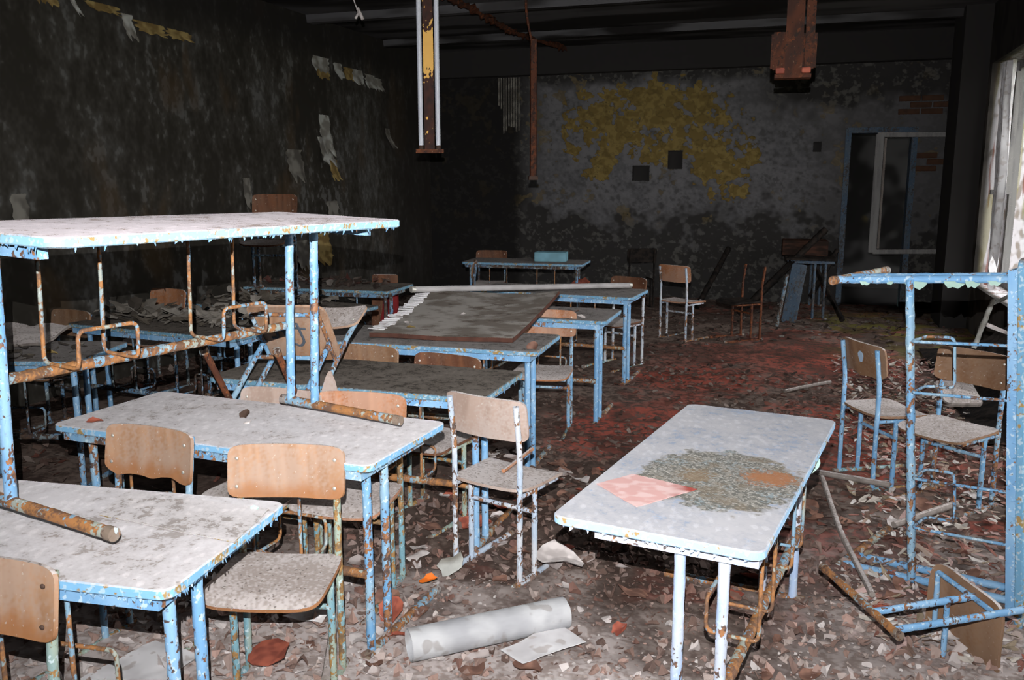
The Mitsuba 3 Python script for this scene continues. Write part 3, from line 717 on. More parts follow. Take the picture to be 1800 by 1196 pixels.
def chair_set(seed, chip=0.0):
    s = seed * 40
    d = dict(seat=ply(seat_mesh(seed), 35), back=ply(back_mesh(seed, chip), 35))
    d['rear'] = [ply(tube(fillet([(sx * CW, 0, 0.012), (sx * CW, 0, 0.50), (sx * CW, -CTL - 0.002, CHB - 0.018)], 0.05), RC, rough=0.0013, seed=s + sx), 50) for sx in (-1, 1)]
    d['front'] = [ply(tube([(sx * CW, CDY, 0.012), (sx * CW, CDY, CHS - 0.012)], RC, rough=0.0013, seed=s + 4 + sx), 50) for sx in (-1, 1)]
    d['rail'] = [ply(tube([(sx * CW, 0, CHS - 0.020), (sx * CW, CSF - 0.03, CHS - 0.020)], 0.008, sides=8, rough=0.0008, seed=s + 7 + sx), 50) for sx in (-1, 1)]
    d['runner'] = [ply(tube([(sx * CW, -0.02, 0.0115), (sx * CW, CRL, 0.0115)], 0.0115, rough=0.0012, seed=s + 9 + sx), 50) for sx in (-1, 1)]
    d['stretcher'] = ply(tube([(-CW, CDY, CST), (CW, CDY, CST)], 0.0085, sides=8, rough=0.001, seed=s + 13), 50)
    d['front_rail'] = ply(tube([(-CW, CSF - 0.03, CHS - 0.022), (CW, CSF - 0.03, CHS - 0.022)], 0.008, sides=8, rough=0.0012, seed=s + 17), 50)
    d['cap'] = [ply(tube([(0, y - 0.012, 0.0115), (0, y + 0.012, 0.0115)], 0.0145, sides=12), 40) for y in (-0.02, CRL)]
    return d


CH = [chair_set(1), chair_set(2), chair_set(3, 0.012)]
bm = trimesh.creation.icosphere(1, 0.0055); bm.apply_scale([1, 0.5, 1]); BOLT = ply(bm, True)


def make_chair(m, plyw, pnt, rust, label, v=0, seat=None, bolt='bolt_metal', back=True, group=None, caps=True, skip=()):
    k = tag(numbered('school_chair'), label, 'chair', group)
    C = CH[v % 3]
    if 'seat' not in skip: part(k, 'seat', C['seat'], seat or plyw, m)
    if 'backrest' not in skip:
        b = part(k, 'backrest', C['back'], plyw, m)
        for sx in (-1, 1):
            for z in (0.572, 0.652): part(b, 'bolt', BOLT, bolt, m @ M4(loc=(sx * CW, 0.024 - CTL * (z - CHBB) / (CHB - CHBB), z)))
    for i, sx in enumerate((-1, 1)):
        part(k, 'rear_leg', C['rear'][i], pnt, m); part(k, 'front_leg', C['front'][i], pnt, m)
        part(k, 'seat_rail', C['rail'][i], pnt, m)
        rn = part(k, 'runner', C['runner'][i], rust, m)
        if caps:
            for c in C['cap']: part(rn, 'end_cap', c, 'end_cap', m @ M4(loc=(sx * CW, 0, 0)))
    part(k, 'stretcher', C['stretcher'], pnt, m)
    if 'seat' not in skip: part(k, 'front_rail', C['front_rail'], pnt, m)
    return k


make_chair(yawm(-1.3726, 2.0921, 3.3984), 'ply_tan', 'paint_teal', 'paint_teal', 'tan chair with a dusty seat between the two front desks, rusty teal legs', 0)
make_chair(yawm(-1.8725, 2.122, 3.0716), 'ply_tan', 'paint_blue_worn', 'paint_teal', 'chair with a chipped lower backrest edge pushed in behind the front desk', 2)
make_chair(yawm(-1.52, 1.232, 3.2591), 'ply_tan', 'paint_teal', 'paint_teal', 'nearest chair in the front corner, with two dark bolt marks on its backrest', 1, bolt='bolt_rust')
make_chair(yawm(-1.040, 2.842, -0.262), 'ply_pale', 'paint_white_rusty', 'paint_white_rusty', 'white rusty-legged chair turned its back at the end of the middle desk', 0)
make_chair(yawm(-1.4713, 2.7261, 3.2406), 'ply_orange', 'paint_teal', 'paint_teal', 'chair with a pink-orange backrest behind the foot of the stacked desk', 1)
make_chair(yawm(-1.7736, 2.6863, 3.1161), 'ply_pale', 'paint_teal', 'paint_rust', 'pale dusty chair behind the stacked desk, below the overturned chair', 0)
make_chair(yawm(-1.4448, 3.4645, 2.9583), 'ply_dark', 'paint_teal', 'paint_teal', 'chair with a brown top edge behind the dark desk, nearer the aisle', 1)
make_chair(yawm(-1.882, 3.5516, 3.067), 'ply_brown', 'paint_teal', 'paint_teal', 'chair with a dusty brown top edge behind the dark desk, beside the overturned chair', 0)
make_chair(yawm(-1.4044, 4.8863, 3.2552), 'ply_orange', 'paint_blue_worn', 'paint_teal', 'orange chair with blue legs half hidden by the big dirty board', 0)
make_chair(yawm(-1.2966, 6.7865, 2.7009), 'ply_dark', 'paint_white_rusty', 'paint_teal', 'chair with a red-brown backrest behind the end of the fluorescent tube', 1)
make_chair(yawm(-1.1001, 7.8964, -0.5002), 'ply_orange', 'paint_white_rusty', 'paint_rust', 'lone orange chair with one pale corner near the back wall', 0, bolt='bolt_rust')
make_chair(yawm(-0.445, 8.245, 2.2647), 'char', 'rust_metal', 'rust_metal', 'burnt chair frame without a backrest near the back wall', 1, skip=('backrest',))
MC = yawm(0.283, 4.376, -1.0627)
k = make_chair(MC, 'ply_brown', 'paint_blue', 'paint_teal', 'blue chair seen from behind with a pale spot on its backrest', 2)
spot = slab(Polygon([(0.020 * math.cos(t) * (1 + 0.15 * math.sin(3 * t)), 0.027 * math.sin(t)) for t in np.linspace(0, 2 * PI, 20)[:-1]]), 0, 0.0015)
part(k + '__backrest', 'worn_spot', ply(spot), 'flake_blue', MC @ M4(Ro.from_euler('x', PI / 2 + 0.155).as_matrix(), (0.012, -0.0225, 0.620)))
make_chair(yawm(0.728, 4.2767, 2.4416), 'ply_brown', 'paint_blue_worn', 'paint_rust', 'chair with a plain brown backrest seen through the upended desk', 0)
MI = rvm(A([-1.8708, 2.775, 0.5303, -0.0986, 1.5277, 2.8227]))
k = make_chair(MI, 'ply_tan', 'paint_blue_worn', 'rust_metal', 'chair tipped over backwards on the dark desk, underside of its seat showing', 1)
for pts in ([(-0.03, 0.20), (-0.035, 0.10), (-0.01, 0.075), (0.01, 0.09)], [(-0.06, 0.17), (0.0, 0.175)], [(0.06, 0.19), (0.03, 0.14), (0.035, 0.06)], [(0.02, 0.19), (0.032, 0.14)], [(0.10, 0.18), (0.07, 0.19), (0.07, 0.12), (0.10, 0.12)], [(0.07, 0.155), (0.095, 0.155)]):
    z = CHS - 0.0125
    mk = tube(fillet([(x, y, z) for x, y in pts], 0.03), 0.006, sides=8)
    mk.vertices[:, 2] = z + (mk.vertices[:, 2] - z) * 0.3
    part(k + '__seat', 'paint_mark', ply(mk, True), 'mark_paint', MI)
make_chair(rvm(A([0.284, 2.5245, 0.0436, -0.343, 1.4928, 0.4472])), 'ply_brown', 'paint_blue', 'paint_rust', 'chair lying on its side in the bottom right corner', 0)
make_chair(yawm(-4.0425, 4.026, 2.9744), 'ply_brown', 'paint_far', 'paint_far', 'chair with a dull grey-brown backrest by the left wall beside heaped scraps', 1)
make_chair(yawm(-4.2026, 5.055, 2.9787), 'ply_orange', 'paint_far', 'paint_far', 'chair with a dark orange backrest by the left wall', 0)
make_chair(yawm(-3.6764, 5.618, 3.3178, 0.6434), 'ply_dark', 'paint_far', 'paint_far', 'dark red-brown chair standing up on a desk by the left wall', 1)
make_chair(yawm(-3.6033, 3.0, 2.9), 'ply_dark', 'paint_far', 'paint_far', 'dark chair at the left edge in front of the dim wall desk', 0)
make_chair(yawm(-3.20, 8.95, 3.3), 'ply_dark', 'paint_far', 'paint_far', 'dark chair behind the far desk with the blue box', 1)
make_chair(yawm(-2.95, 7.75, 1.9), 'ply_brown', 'paint_far', 'paint_far', 'grey chair turned sideways at the left end of the far desk', 0)

# ------------------------------------------------------------------ floor litter
def flake_batch(rng, n, xy, size, palette, elong=(0.6, 1.0), tilt=0.35, lift=(0.004, 0.02), curl=0.8, far=None):
    """n curled scraps as one mesh with a colour of its own for each scrap"""
    K = 9
    ang = np.arange(K) / K * 2 * PI + rng.uniform(-0.25, 0.25, (n, K))
    rad = rng.uniform(0.6, 1.15, (n, K))
    s = rng.uniform(*size, n)
    e = rng.uniform(*elong, n)
    lx = np.concatenate([np.zeros((n, 1)), np.cos(ang) * rad], 1) * s[:, None]
    ly = np.concatenate([np.zeros((n, 1)), np.sin(ang) * rad], 1) * (s * e)[:, None]
    kk = rng.uniform(-1, 1, n) * curl / s
    lz = kk[:, None] * ly ** 2 + rng.normal(0, 0.06, (n, K + 1)) * s[:, None]
    R = Ro.from_euler('zyx', np.column_stack([rng.uniform(0, 2 * PI, n), rng.normal(0, tilt, n), rng.normal(0, tilt, n)])).as_matrix()
    P = np.einsum('nij,nkj->nki', R, np.stack([lx, ly, lz], -1))
    low = P[..., 2].min(1)
    base = ground_z(xy[:, 0], xy[:, 1])
    P += np.column_stack([xy, base - np.minimum(low, 0) * 0.7 + rng.uniform(*lift, n)])[:, None]
    f = np.array([[0, 1 + k, 1 + (k + 1) % K] for k in range(K)])
    F = (f[None] + (np.arange(n) * (K + 1))[:, None, None]).reshape(-1, 3)
    pal = A(palette)
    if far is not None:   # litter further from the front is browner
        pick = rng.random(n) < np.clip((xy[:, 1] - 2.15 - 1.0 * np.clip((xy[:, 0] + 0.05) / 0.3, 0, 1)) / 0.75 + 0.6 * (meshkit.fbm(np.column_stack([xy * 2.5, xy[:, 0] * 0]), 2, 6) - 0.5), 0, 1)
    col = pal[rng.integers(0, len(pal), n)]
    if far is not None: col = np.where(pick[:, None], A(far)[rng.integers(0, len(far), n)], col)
    col = col * rng.uniform(0.85, 1.12, (n, 1))
    return P.reshape(-1, 3), F, np.repeat(np.clip(col, 0, 1), K + 1, 0)


def merge(bs):
    V, F, C, o = [], [], [], 0
    for v, f, c in bs: V.append(v); F.append(f + o); C.append(c); o += len(v)
    return np.vstack(V), np.vstack(F), np.vstack(C)


def scatter(rng, n, x0, x1, y0, y1, thin=True):
    out = []
    while len(out) < n:
        p = np.column_stack([rng.uniform(x0, x1, 4 * n), rng.uniform(y0, y1, 4 * n)])
        if thin:
            q = np.column_stack([p * 1.1, np.zeros(len(p))])
            p = p[meshkit.fbm(q, 3, 21) + rng.uniform(-0.18, 0.18, len(p)) > 0.47]
        out.extend(p.tolist())
    return A(out[:n])


rl = np.random.default_rng(11)
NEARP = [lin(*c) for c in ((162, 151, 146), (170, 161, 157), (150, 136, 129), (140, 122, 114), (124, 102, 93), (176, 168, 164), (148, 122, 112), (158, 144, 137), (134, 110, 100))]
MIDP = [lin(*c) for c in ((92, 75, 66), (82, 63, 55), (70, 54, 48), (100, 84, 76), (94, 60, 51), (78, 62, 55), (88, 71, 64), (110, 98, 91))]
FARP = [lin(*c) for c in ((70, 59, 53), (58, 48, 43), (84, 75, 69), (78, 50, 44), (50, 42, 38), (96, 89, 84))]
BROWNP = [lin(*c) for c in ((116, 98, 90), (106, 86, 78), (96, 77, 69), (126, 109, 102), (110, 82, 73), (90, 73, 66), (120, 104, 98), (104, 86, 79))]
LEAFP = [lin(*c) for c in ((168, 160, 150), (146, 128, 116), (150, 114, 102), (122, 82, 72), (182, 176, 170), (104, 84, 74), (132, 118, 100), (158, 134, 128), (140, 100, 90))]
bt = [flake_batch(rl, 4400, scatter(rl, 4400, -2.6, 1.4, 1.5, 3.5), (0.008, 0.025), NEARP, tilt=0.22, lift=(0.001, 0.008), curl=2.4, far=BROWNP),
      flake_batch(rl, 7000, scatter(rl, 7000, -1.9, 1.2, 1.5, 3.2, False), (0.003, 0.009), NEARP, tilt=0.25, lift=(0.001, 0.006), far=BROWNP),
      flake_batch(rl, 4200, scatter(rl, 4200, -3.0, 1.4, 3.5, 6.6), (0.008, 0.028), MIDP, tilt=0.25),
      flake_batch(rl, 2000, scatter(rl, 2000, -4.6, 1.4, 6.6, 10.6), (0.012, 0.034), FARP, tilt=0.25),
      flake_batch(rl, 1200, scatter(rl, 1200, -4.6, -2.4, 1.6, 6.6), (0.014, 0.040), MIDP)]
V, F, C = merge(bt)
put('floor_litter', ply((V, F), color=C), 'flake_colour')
tag('floor_litter', 'grey and brown flakes littering the floor', 'litter', None, 'stuff')
V, F, C = merge([flake_batch(rl, 2800, scatter(rl, 2800, 0.25, 1.45, 2.7, 7.5, False), (0.018, 0.042), LEAFP, (0.25, 0.45), 0.3, (0.004, 0.03), 1.5)])
put('leaf_litter', ply((V, F), color=C), 'flake_colour')
tag('leaf_litter', 'drift of pale and reddish dry leaves below the windows', 'leaves', None, 'stuff')

# larger scraps, each a thing of its own
for nm, c1, c2 in (('scrap_brown', (124, 92, 78), (96, 70, 60)), ('scrap_ash', (156, 146, 142), (126, 112, 106)), ('scrap_red', (150, 82, 64), (118, 62, 50)), ('scrap_white', (190, 182, 178), (160, 152, 148))):
    bsdf(nm, (lambda a, b: lambda p, n, uv: mix(a, b, smoothstep(0.35, 0.65, fbm(p.x * 30, p.y * 30, p.z * 30, 2))))(lin(*c1), lin(*c2)), 0.8, 0.2)


def scrap_mesh(seed, el):
    r = np.random.default_rng(seed)
    n = 11
    rim = np.interp(np.arange(n + 1), np.arange(n + 1), np.append(r.uniform(0.7, 1.15, n), 0)); rim[-1] = rim[0]
    k1, k2 = r.uniform(-0.9, 0.9), r.uniform(-0.5, 0.5)

    def f(u, v):
        a = u * 2 * PI
        q = np.interp(u, np.linspace(0, 1, n + 1), rim) * v
        x, y = q * np.cos(a), el * q * np.sin(a)
        return x, y, k1 * y * y + k2 * x * x * x + 0.08 * np.sin(3 * a + seed) * v * v
    m = thick(grid_sheet(n + 1, 4, f), 0.03)
    m.apply_translation([0, 0, -m.vertices[:, 2].min() * 0.85])
    return m


SCR = [ply(scrap_mesh(40 + k, 0.5 + 0.06 * k), True) for k in range(8)]
kinds = (('curled_scrap', 'scrap_brown', 'curled brown flake', 80), ('ash_scrap', 'scrap_ash', 'flat dusty grey flake', 80),
         ('red_scrap', 'scrap_red', 'small red paint flake', 26), ('pale_scrap', 'scrap_white', 'pale torn scrap', 34))


def zone(x, y):
    if x >= 0.30: return 'on the floor around the feet of the upended desk'
    if x >= -0.42: return 'on the floor beneath the stained desk' if y < 3.05 else 'on the floor of the aisle behind the stained desk'
    if y >= 2.72: return 'on the floor around the feet of the white chair'
    return 'on the floor around the paper roll' if x >= -1.0 else 'on the floor by the legs of the desk under the stack'


for nm, mt, lb, cnt in kinds:
    xy = scatter(rl, cnt, -1.55, 1.25, 2.05, 4.3)
    for (x, y) in xy:
        if nm in ('pale_scrap', 'ash_scrap') and -0.42 <= x < 0.30: continue
        s = rl.uniform(0.022, 0.056)
        m = M4(Ro.from_euler('zx', [rl.uniform(0, 6.28), rl.normal(0, 0.2)]).as_matrix() * s, (x, y, float(ground_z(x, y)) + 0.004))
        k = numbered(nm)
        put(k, SCR[rl.integers(0, 8)], mt, m); tag(k, f'{lb} {zone(x, y)}', 'scrap', f'{lb}s {zone(x, y)}')


def scrap_at(name, label, mat, x, y, z, s, var=0, yaw=0.0, tilt=0.0, category='scrap'):
    m = M4(Ro.from_euler('zx', [yaw, tilt]).as_matrix() * s, (x, y, z))
    k = numbered(name); put(k, SCR[var], mat, m); tag(k, label, category)
    return k


bsdf('scrap_orange', lin(206, 104, 34), 0.6)
bsdf('flake_mint', lin(150, 176, 166), 0.7)
scrap_at('orange_scrap', 'bright orange scrap on the floor below the white chair', 'scrap_orange', -1.198, 2.672, 0.045, 0.032, 2, 0.4, 0.3)
scrap_at('rust_red_scrap', 'upright rust-red scrap beside the legs of the desk under the stack', 'scrap_red', -1.219, 2.435, 0.04, 0.05, 5, 1.2, 0.9)
scrap_at('torn_paper', 'crumpled white paper on the floor to the right of the white chair', 'scrap_white', -0.80, 2.945, 0.05, 0.095, 3, 0.2, 0.25, 'paper')
scrap_at('yellowed_paper', 'dirty pale paper wrapped round the foot of the white chair', 'scrap_pale', -1.166, 2.80, 0.045, 0.05, 6, 1.0, 0.5, 'paper')
scrap_at('red_cloth_scrap', 'large faded red scrap under the rusty teal chair', 'scrap_red', -1.44, 2.06, 0.035, 0.085, 4, 0.0, 0.2)
scrap_at('dark_red_scrap', 'red-brown scrap lying under the end of the white chair, by the stacked desk legs', 'scrap_red', -1.23, 3.22, 0.03, 0.07, 7, 0.7, 0.1)
scrap_at('rusty_crumb', 'orange-brown crumb on the left end of the middle dusty desk', 'scrap_orange', -2.203, 2.25, 0.645, 0.026, 1, 0.5, 0.3, 'crumb')
scene['rusty_crumb']['bsdf']['id'] = 'scrap_red'
scrap_at('white_crumb', 'white lump on the dusty desk beside the stacked desk foot', 'scrap_white', -1.715, 2.40, 0.645, 0.016, 0, 0.5, 0.5, 'crumb')
scrap_at('dark_curl', 'dark curl of paint on the dusty desk beside the white lump', 'bolt_rust', -1.77, 2.47, 0.646, 0.022, 5, 1.5, 0.7, 'crumb')
scrap_at('paint_curl', 'mint curl of paint sticking up at the corner of the front desk', 'flake_mint', -1.235, 1.735, 0.645, 0.016, 2, 0.5, 1.1, 'paint curl')
scrap_at('mint_curl', 'large pale mint curl peeling off the far edge of the stained desk', 'flake_mint', 0.052, 2.69, 0.585, 0.030, 1, 0.9, 1.2, 'paint curl')
scrap_at('pale_curl', 'white scrap on the seat edge of the lone orange chair', 'scrap_white', -0.87, 8.0, 0.365, 0.02, 1, 0.9, 0.2, 'paint curl')

# ------------------------------------------------------------------ papers, sticks and boards
def sheet(pts, z, name, label, mat, category='paper', bump=0.006, seed=0, t=0.0018, lift=(0, 0, 0, 0)):
    p = A(pts, float)

    def f(u, v):
        q = ((1 - u) * (1 - v))[..., None] * p[0] + (u * (1 - v))[..., None] * p[1] + (u * v)[..., None] * p[2] + ((1 - u) * v)[..., None] * p[3]
        zz = z + bump * (meshkit.fbm(np.stack([q[..., 0] * 12, q[..., 1] * 12, np.full_like(u, seed)], -1), 2, seed) - 0.3)
        zz = zz + lift[0] * (1 - u) * (1 - v) + lift[1] * u * (1 - v) + lift[2] * u * v + lift[3] * (1 - u) * v
        return q[..., 0], q[..., 1], zz
    m = thick(grid_sheet(26, 22, f), t)
    k = numbered(name); put(k, ply(m, 40), mat); tag(k, label, category)
    return k


sheet([(-0.489, 2.176), (-0.359, 2.043), (-0.233, 2.216), (-0.413, 2.283)], 0.6455, 'pink_paper', 'faded pink sheet of paper lying on the stained desk', 'paper_pink', bump=0.004)
bsdf('veneer', desktop(lin(186, 181, 180), lin(168, 163, 161), lin(124, 116, 111), 0.55, lin(166, 160, 156)), 0.85, 0.15)
sheet([(-1.628, 1.757), (-1.568, 1.589), (-1.16, 1.55), (-1.20, 1.745)], 0.6455, 'veneer_sheet', 'loose thin veneer sheet on the right end of the front desk', 'veneer', 'veneer', bump=0.005, seed=3)
sheet([(-0.80, 2.30), (-0.715, 2.25), (-0.57, 2.43), (-0.68, 2.51)], 0.035, 'white_sheet', 'folded white sheet beside the paper roll on the floor', 'paper_white', bump=0.012, seed=4, lift=(0.012, 0.012, 0.012, 0.012))
sheet([(-1.90, 1.80), (-1.66, 1.84), (-1.66, 2.02), (-1.845, 2.05)], 0.030, 'floor_sheet', 'pale sheet on the floor under the front desk', 'paper_white', bump=0.012, seed=5)
sheet([(-1.53, 2.27), (-1.40, 2.29), (-1.39, 2.35), (-1.52, 2.33)], 0.035, 'torn_strip', 'torn white paper strip on the floor under the rusty teal chair', 'paper_white', bump=0.03, seed=6, lift=(0.02, 0, 0.03, 0))

spiral = []
pts = []
for t in np.linspace(0, 2.3 * 2 * PI, 60):
    r = 0.050 - 0.0022 * t / (2 * PI)
    pts.append((r * math.cos(t + 2.2), r * math.sin(t + 2.2)))
pts = A(pts); nr = np.linspace(0, 1, 24)
ax0, ax1 = A([-1.055, 2.205, 0.072]), A([-0.665, 2.535, 0.078])
ad = (ax1 - ax0) / np.linalg.norm(ax1 - ax0); an = A([-ad[1], ad[0], 0.0]); au = np.cross(ad, an)
rm = grid_sheet(60, 24, lambda u, v: tuple((ax0[k] + (ax1 - ax0)[k] * v + an[k] * np.interp(u, np.linspace(0, 1, 60), pts[:, 0]) + au[k] * np.interp(u, np.linspace(0, 1, 60), pts[:, 1])) for k in range(3)))
put('paper_roll', ply(thick(rm, 0.0012), True), 'paper_roll_grey'); tag('paper_roll', 'rolled-up sheet of grey paper lying on the floor in front', 'paper roll')


def stick(name, label, pts, r, mat, category='stick', sides=7, rough=0.0015):
    k = numbered(name); put(k, ply(tube(fillet(pts, 0.1) if len(pts) > 2 else pts, r, sides=sides, step=0.03, rough=rough, seed=len(label)), 50), mat); tag(k, label, category)
    return k


stick('fallen_stick', 'pale stick lying on the red floor in the aisle', [(-0.085, 6.06, 0.035), (0.06, 6.20, 0.05), (0.21, 6.375, 0.05)], 0.011, 'wood_grey')
stick('bent_rod', 'thin dull rod on the floor beside the stained desk', [(0.13, 4.25, 0.05), (0.19, 3.6, 0.045), (0.272, 2.99, 0.07)], 0.011, 'wood_grey', 'rod')
stick('floor_lath', 'grey wooden lath on the floor under the rusty teal chair', [(-1.41, 2.40, 0.035), (-1.23, 2.02, 0.035)], 0.013, 'wood_grey', 'lath')
stick('seat_twig', 'twig with an orange end lying on the seat of the white chair', [(-1.017, 2.96, 0.373), (-0.995, 3.25, 0.375)], 0.008, 'ply_orange', 'twig')
stick('floor_slat', 'pale slat on the leaves behind the stained desk', [(0.10, 4.32, 0.05), (0.42, 4.20, 0.06)], 0.014, 'wood_grey', 'slat')
stick('leaf_slat', 'grey stick poking out of the leaves behind the upended desk', [(0.40, 3.72, 0.05), (0.66, 3.95, 0.09)], 0.014, 'wood_grey', 'stick')

# the big dirty board on the desk, its left edge frayed
bp = A([(-2.06, 3.93), (-1.335, 4.03), (-1.40, 5.13), (-2.25, 5.04)])


def board_fn(u, v):
    q = ((1 - u) * (1 - v))[..., None] * bp[0] + (u * (1 - v))[..., None] * bp[1] + (u * v)[..., None] * bp[2] + ((1 - u) * v)[..., None] * bp[3]
    z = 0.664 + 0.075 * v ** 1.5 + 0.016 * (meshkit.fbm(np.stack([q[..., 0] * 4, q[..., 1] * 4, u * 0], -1), 3, 2) - 0.5) + 0.02 * np.clip(u - 0.8, 0, 1) / 0.2 * v
    return q[..., 0], q[..., 1], z


k = tag('dirty_board', 'big warped dirty board lying across the blue desk', 'board')
part(k, 'panel', ply(thick(grid_sheet(50, 60, board_fn), 0.022), 40), 'board_dirt')
rf = np.random.default_rng(8)
for i in range(22):
    v = 0.08 + 0.040 * i
    x, y, z = [float(c) for c in board_fn(A(0.015), A(v))]
    m = M4(Ro.from_euler('zx', [0.1 + rf.normal(0, 0.15), rf.normal(0.15, 0.15)]).as_matrix(), (x + rf.uniform(-0.01, 0.02), y, z + 0.014))
    part(k, 'frayed_fibre', ply(boxm(-0.035 - rf.uniform(0, 0.02), 0.045, -0.006, 0.006, -0.003, 0.003)), 'paper_white', m)
scrap_at('board_crumb', 'yellow-white crumb near the front edge of the dirty board', 'scrap_yellow', -1.92, 4.12, 0.678, 0.024, 1, 0.4, 0.2, 'crumb')
scrap_at('board_crumb', 'white crumb in the middle of the dirty board', 'scrap_white', -1.78, 4.50, 0.70, 0.018, 2, 0.4, 0.2, 'crumb')
scrap_at('board_crumb', 'pale crumb at the frayed left edge of the dirty board', 'scrap_white', -1.98, 4.22, 0.682, 0.026, 3, 1.4, 0.2, 'crumb')
scrap_at('brown_curl', 'brown curl on the corner of the desk next to the dirty board', 'scrap_brown', -1.205, 3.95, 0.643, 0.034, 5, 1.5, 0.9, 'paint curl')
for i, (x, y, s) in enumerate(((-1.32, 5.10, 0.05), (-1.42, 5.02, 0.045), (-1.22, 4.95, 0.03))):
    scrap_at('desk_scrap', ('dark scrap on the pale desk by the blue apron', 'grey scrap at the corner of the dirty board', 'pale scrap on the small visible desk top between board and tube')[i], ('scrap_brown', 'scrap_ash', 'scrap_white')[i], x, y, 0.646, s, i, i * 1.3, 0.2)
k = numbered('fluorescent_tube')
put(k, ply(tube([(-2.27, 4.90, 0.775), (-1.208, 6.39, 0.672)], 0.019, sides=14, step=0.1), 50), 'tube_dusty'); tag(k, 'long dusty fluorescent tube lying across the desks', 'fluorescent tube')
dv = A([-1.208 + 2.27, 6.39 - 4.90, 0.672 - 0.775]); dv /= np.linalg.norm(dv)
e = A([-1.208, 6.39, 0.672]); part(k, 'metal_cap', ply(tube([e - dv * 0.02, e + dv * 0.006], 0.0202, sides=14), 40), 'bolt_metal')
e = A([-2.27, 4.90, 0.775]); part(k, 'metal_cap', ply(tube([e - dv * 0.006, e + dv * 0.02], 0.0202, sides=14), 40), 'bolt_metal')

# plywood piece standing behind the foot of the stacked desk
cone = Polygon([(-0.075, -0.16), (-0.045, -0.02), (-0.018, 0.06), (-0.004, 0.085), (0.006, 0.085), (0.020, 0.05), (0.036, -0.02), (0.062, -0.055), (0.075, -0.16)])
cm = trimesh.creation.extrude_polygon(cone, 0.006, engine='earcut')
put('torn_plywood', ply(cm, 30), 'ply_pale', M4(A([[1, 0, 0], [0, 0, -1], [0, 1, 0.0]]), (-1.615, 2.77, 0.665))); tag('torn_plywood', 'pale torn plywood piece standing between the posts of the stacked desk', 'plywood piece')

# ------------------------------------------------------------------ hanging lamps and cables
def chan(w, d, t, z0, z1):
    o = sbox(-w / 2, -d / 2, w / 2, d / 2).difference(sbox(-w / 2 + t, -d / 2 + t, w / 2 - t, d / 2 + 1))
    m = trimesh.creation.extrude_polygon(o, z1 - z0, engine='earcut'); m.apply_translation([0, 0, z0]); return m


FACE = Ro.from_euler('z', 0.41).as_matrix()
m = M4(FACE, (-2.745, 6.30, 0))
k = tag(numbered('hanging_lamp'), 'rusty two-tube lamp hanging straight down from the ceiling, with white tubes', 'lamp')
part(k, 'body', ply(chan(0.075, 0.05, 0.004, 1.66, 2.90)), 'lamp_body', m)
part(k, 'end_plate', ply(boxm(-0.105, 0.105, -0.045, 0.045, 1.632, 1.662)), 'rust_metal', m)
part(k, 'end_plate', ply(boxm(-0.105, 0.105, -0.045, 0.045, 2.90, 2.93)), 'rust_metal', m)
for sx in (-1, 1):
    tb = part(k, 'lamp_tube', ply(tube([(sx * 0.064, -0.01, 1.672), (sx * 0.064, -0.01, 2.89)], 0.0185, sides=14, step=0.2), 50), 'tube_white', m)
    part(tb, 'metal_cap', ply(tube([(sx * 0.064, -0.01, 1.655), (sx * 0.064, -0.01, 1.69)], 0.0195, sides=14), 40), 'bolt_rust', m)
part(k, 'cable', ply(tube([(0, 0, 2.92), (0.01, 0, 3.0)], 0.006, sides=6), 40), 'bolt_rust', m)
m = M4(Ro.from_euler('z', 0.05).as_matrix(), (-0.13, 5.5, 0))
k = tag(numbered('hanging_lamp'), 'broad orange-rusted lamp housing hanging at the top right', 'lamp')
part(k, 'front_plate', ply(boxm(-0.048, 0.048, -0.06, -0.05, 2.02, 3.0)), 'rust_dark', m)
part(k, 'back_plate', ply(boxm(-0.125, 0.125, 0.0, 0.01, 2.06, 2.25)), 'rust_dark', m)
part(k, 'side_plate', ply(boxm(0.06, 0.11, -0.03, 0.0, 2.05, 2.62)), 'rust_dark', m)
part(k, 'side_plate', ply(boxm(-0.112, -0.05, -0.01, 0.0, 2.05, 2.26)), 'rust_dark', m)
part(k, 'end_plate', ply(boxm(-0.10, 0.10, -0.07, 0.03, 2.0, 2.022)), 'rust_dark', m)
for sx in (-1, 1): part(k, 'socket', ply(slab(rrect(0.05, 0.03, 0.008), 2.024, 2.055, 0.005)), 'scrap_red', m @ M4(loc=(sx * 0.07, -0.075, 0)))
m = M4(FACE, (-2.02, 6.6, 0))
k = tag(numbered('hanging_lamp'), 'narrow dark lamp body seen edge-on, hanging by its cable before the yellow wall', 'lamp')
part(k, 'body', ply(boxm(-0.022, 0.022, -0.04, 0.04, 1.45, 2.46)), 'rust_dark', m)
part(k, 'end_plate', ply(boxm(-0.034, 0.034, -0.045, 0.045, 1.432, 1.46)), 'bolt_rust', m)
part(k, 'cable', ply(tube(fillet([(-0.01, 0, 2.44), (-0.05, 0.0, 2.62), (-0.06, 0, 2.78), (-0.03, 0, 3.0)], 0.1), 0.009, sides=6, rough=0.003, seed=4), 50), 'rust_dark', m)
rc = np.random.default_rng(3)
k = numbered('ceiling_strip')
put(k, ply(tube([(-2.99, 7.2, 2.95), (-2.94, 7.9, 2.93), (-2.98, 8.8, 2.92), (-2.90, 9.7, 2.93), (-2.80, 10.4, 2.94)], 0.020, sides=7, step=0.05, rough=0.03, seed=7), 50), 'rust_dark')
tag(k, 'rotten rusty cable strip running along under the ceiling', 'cable')
k = numbered('hanging_wire')
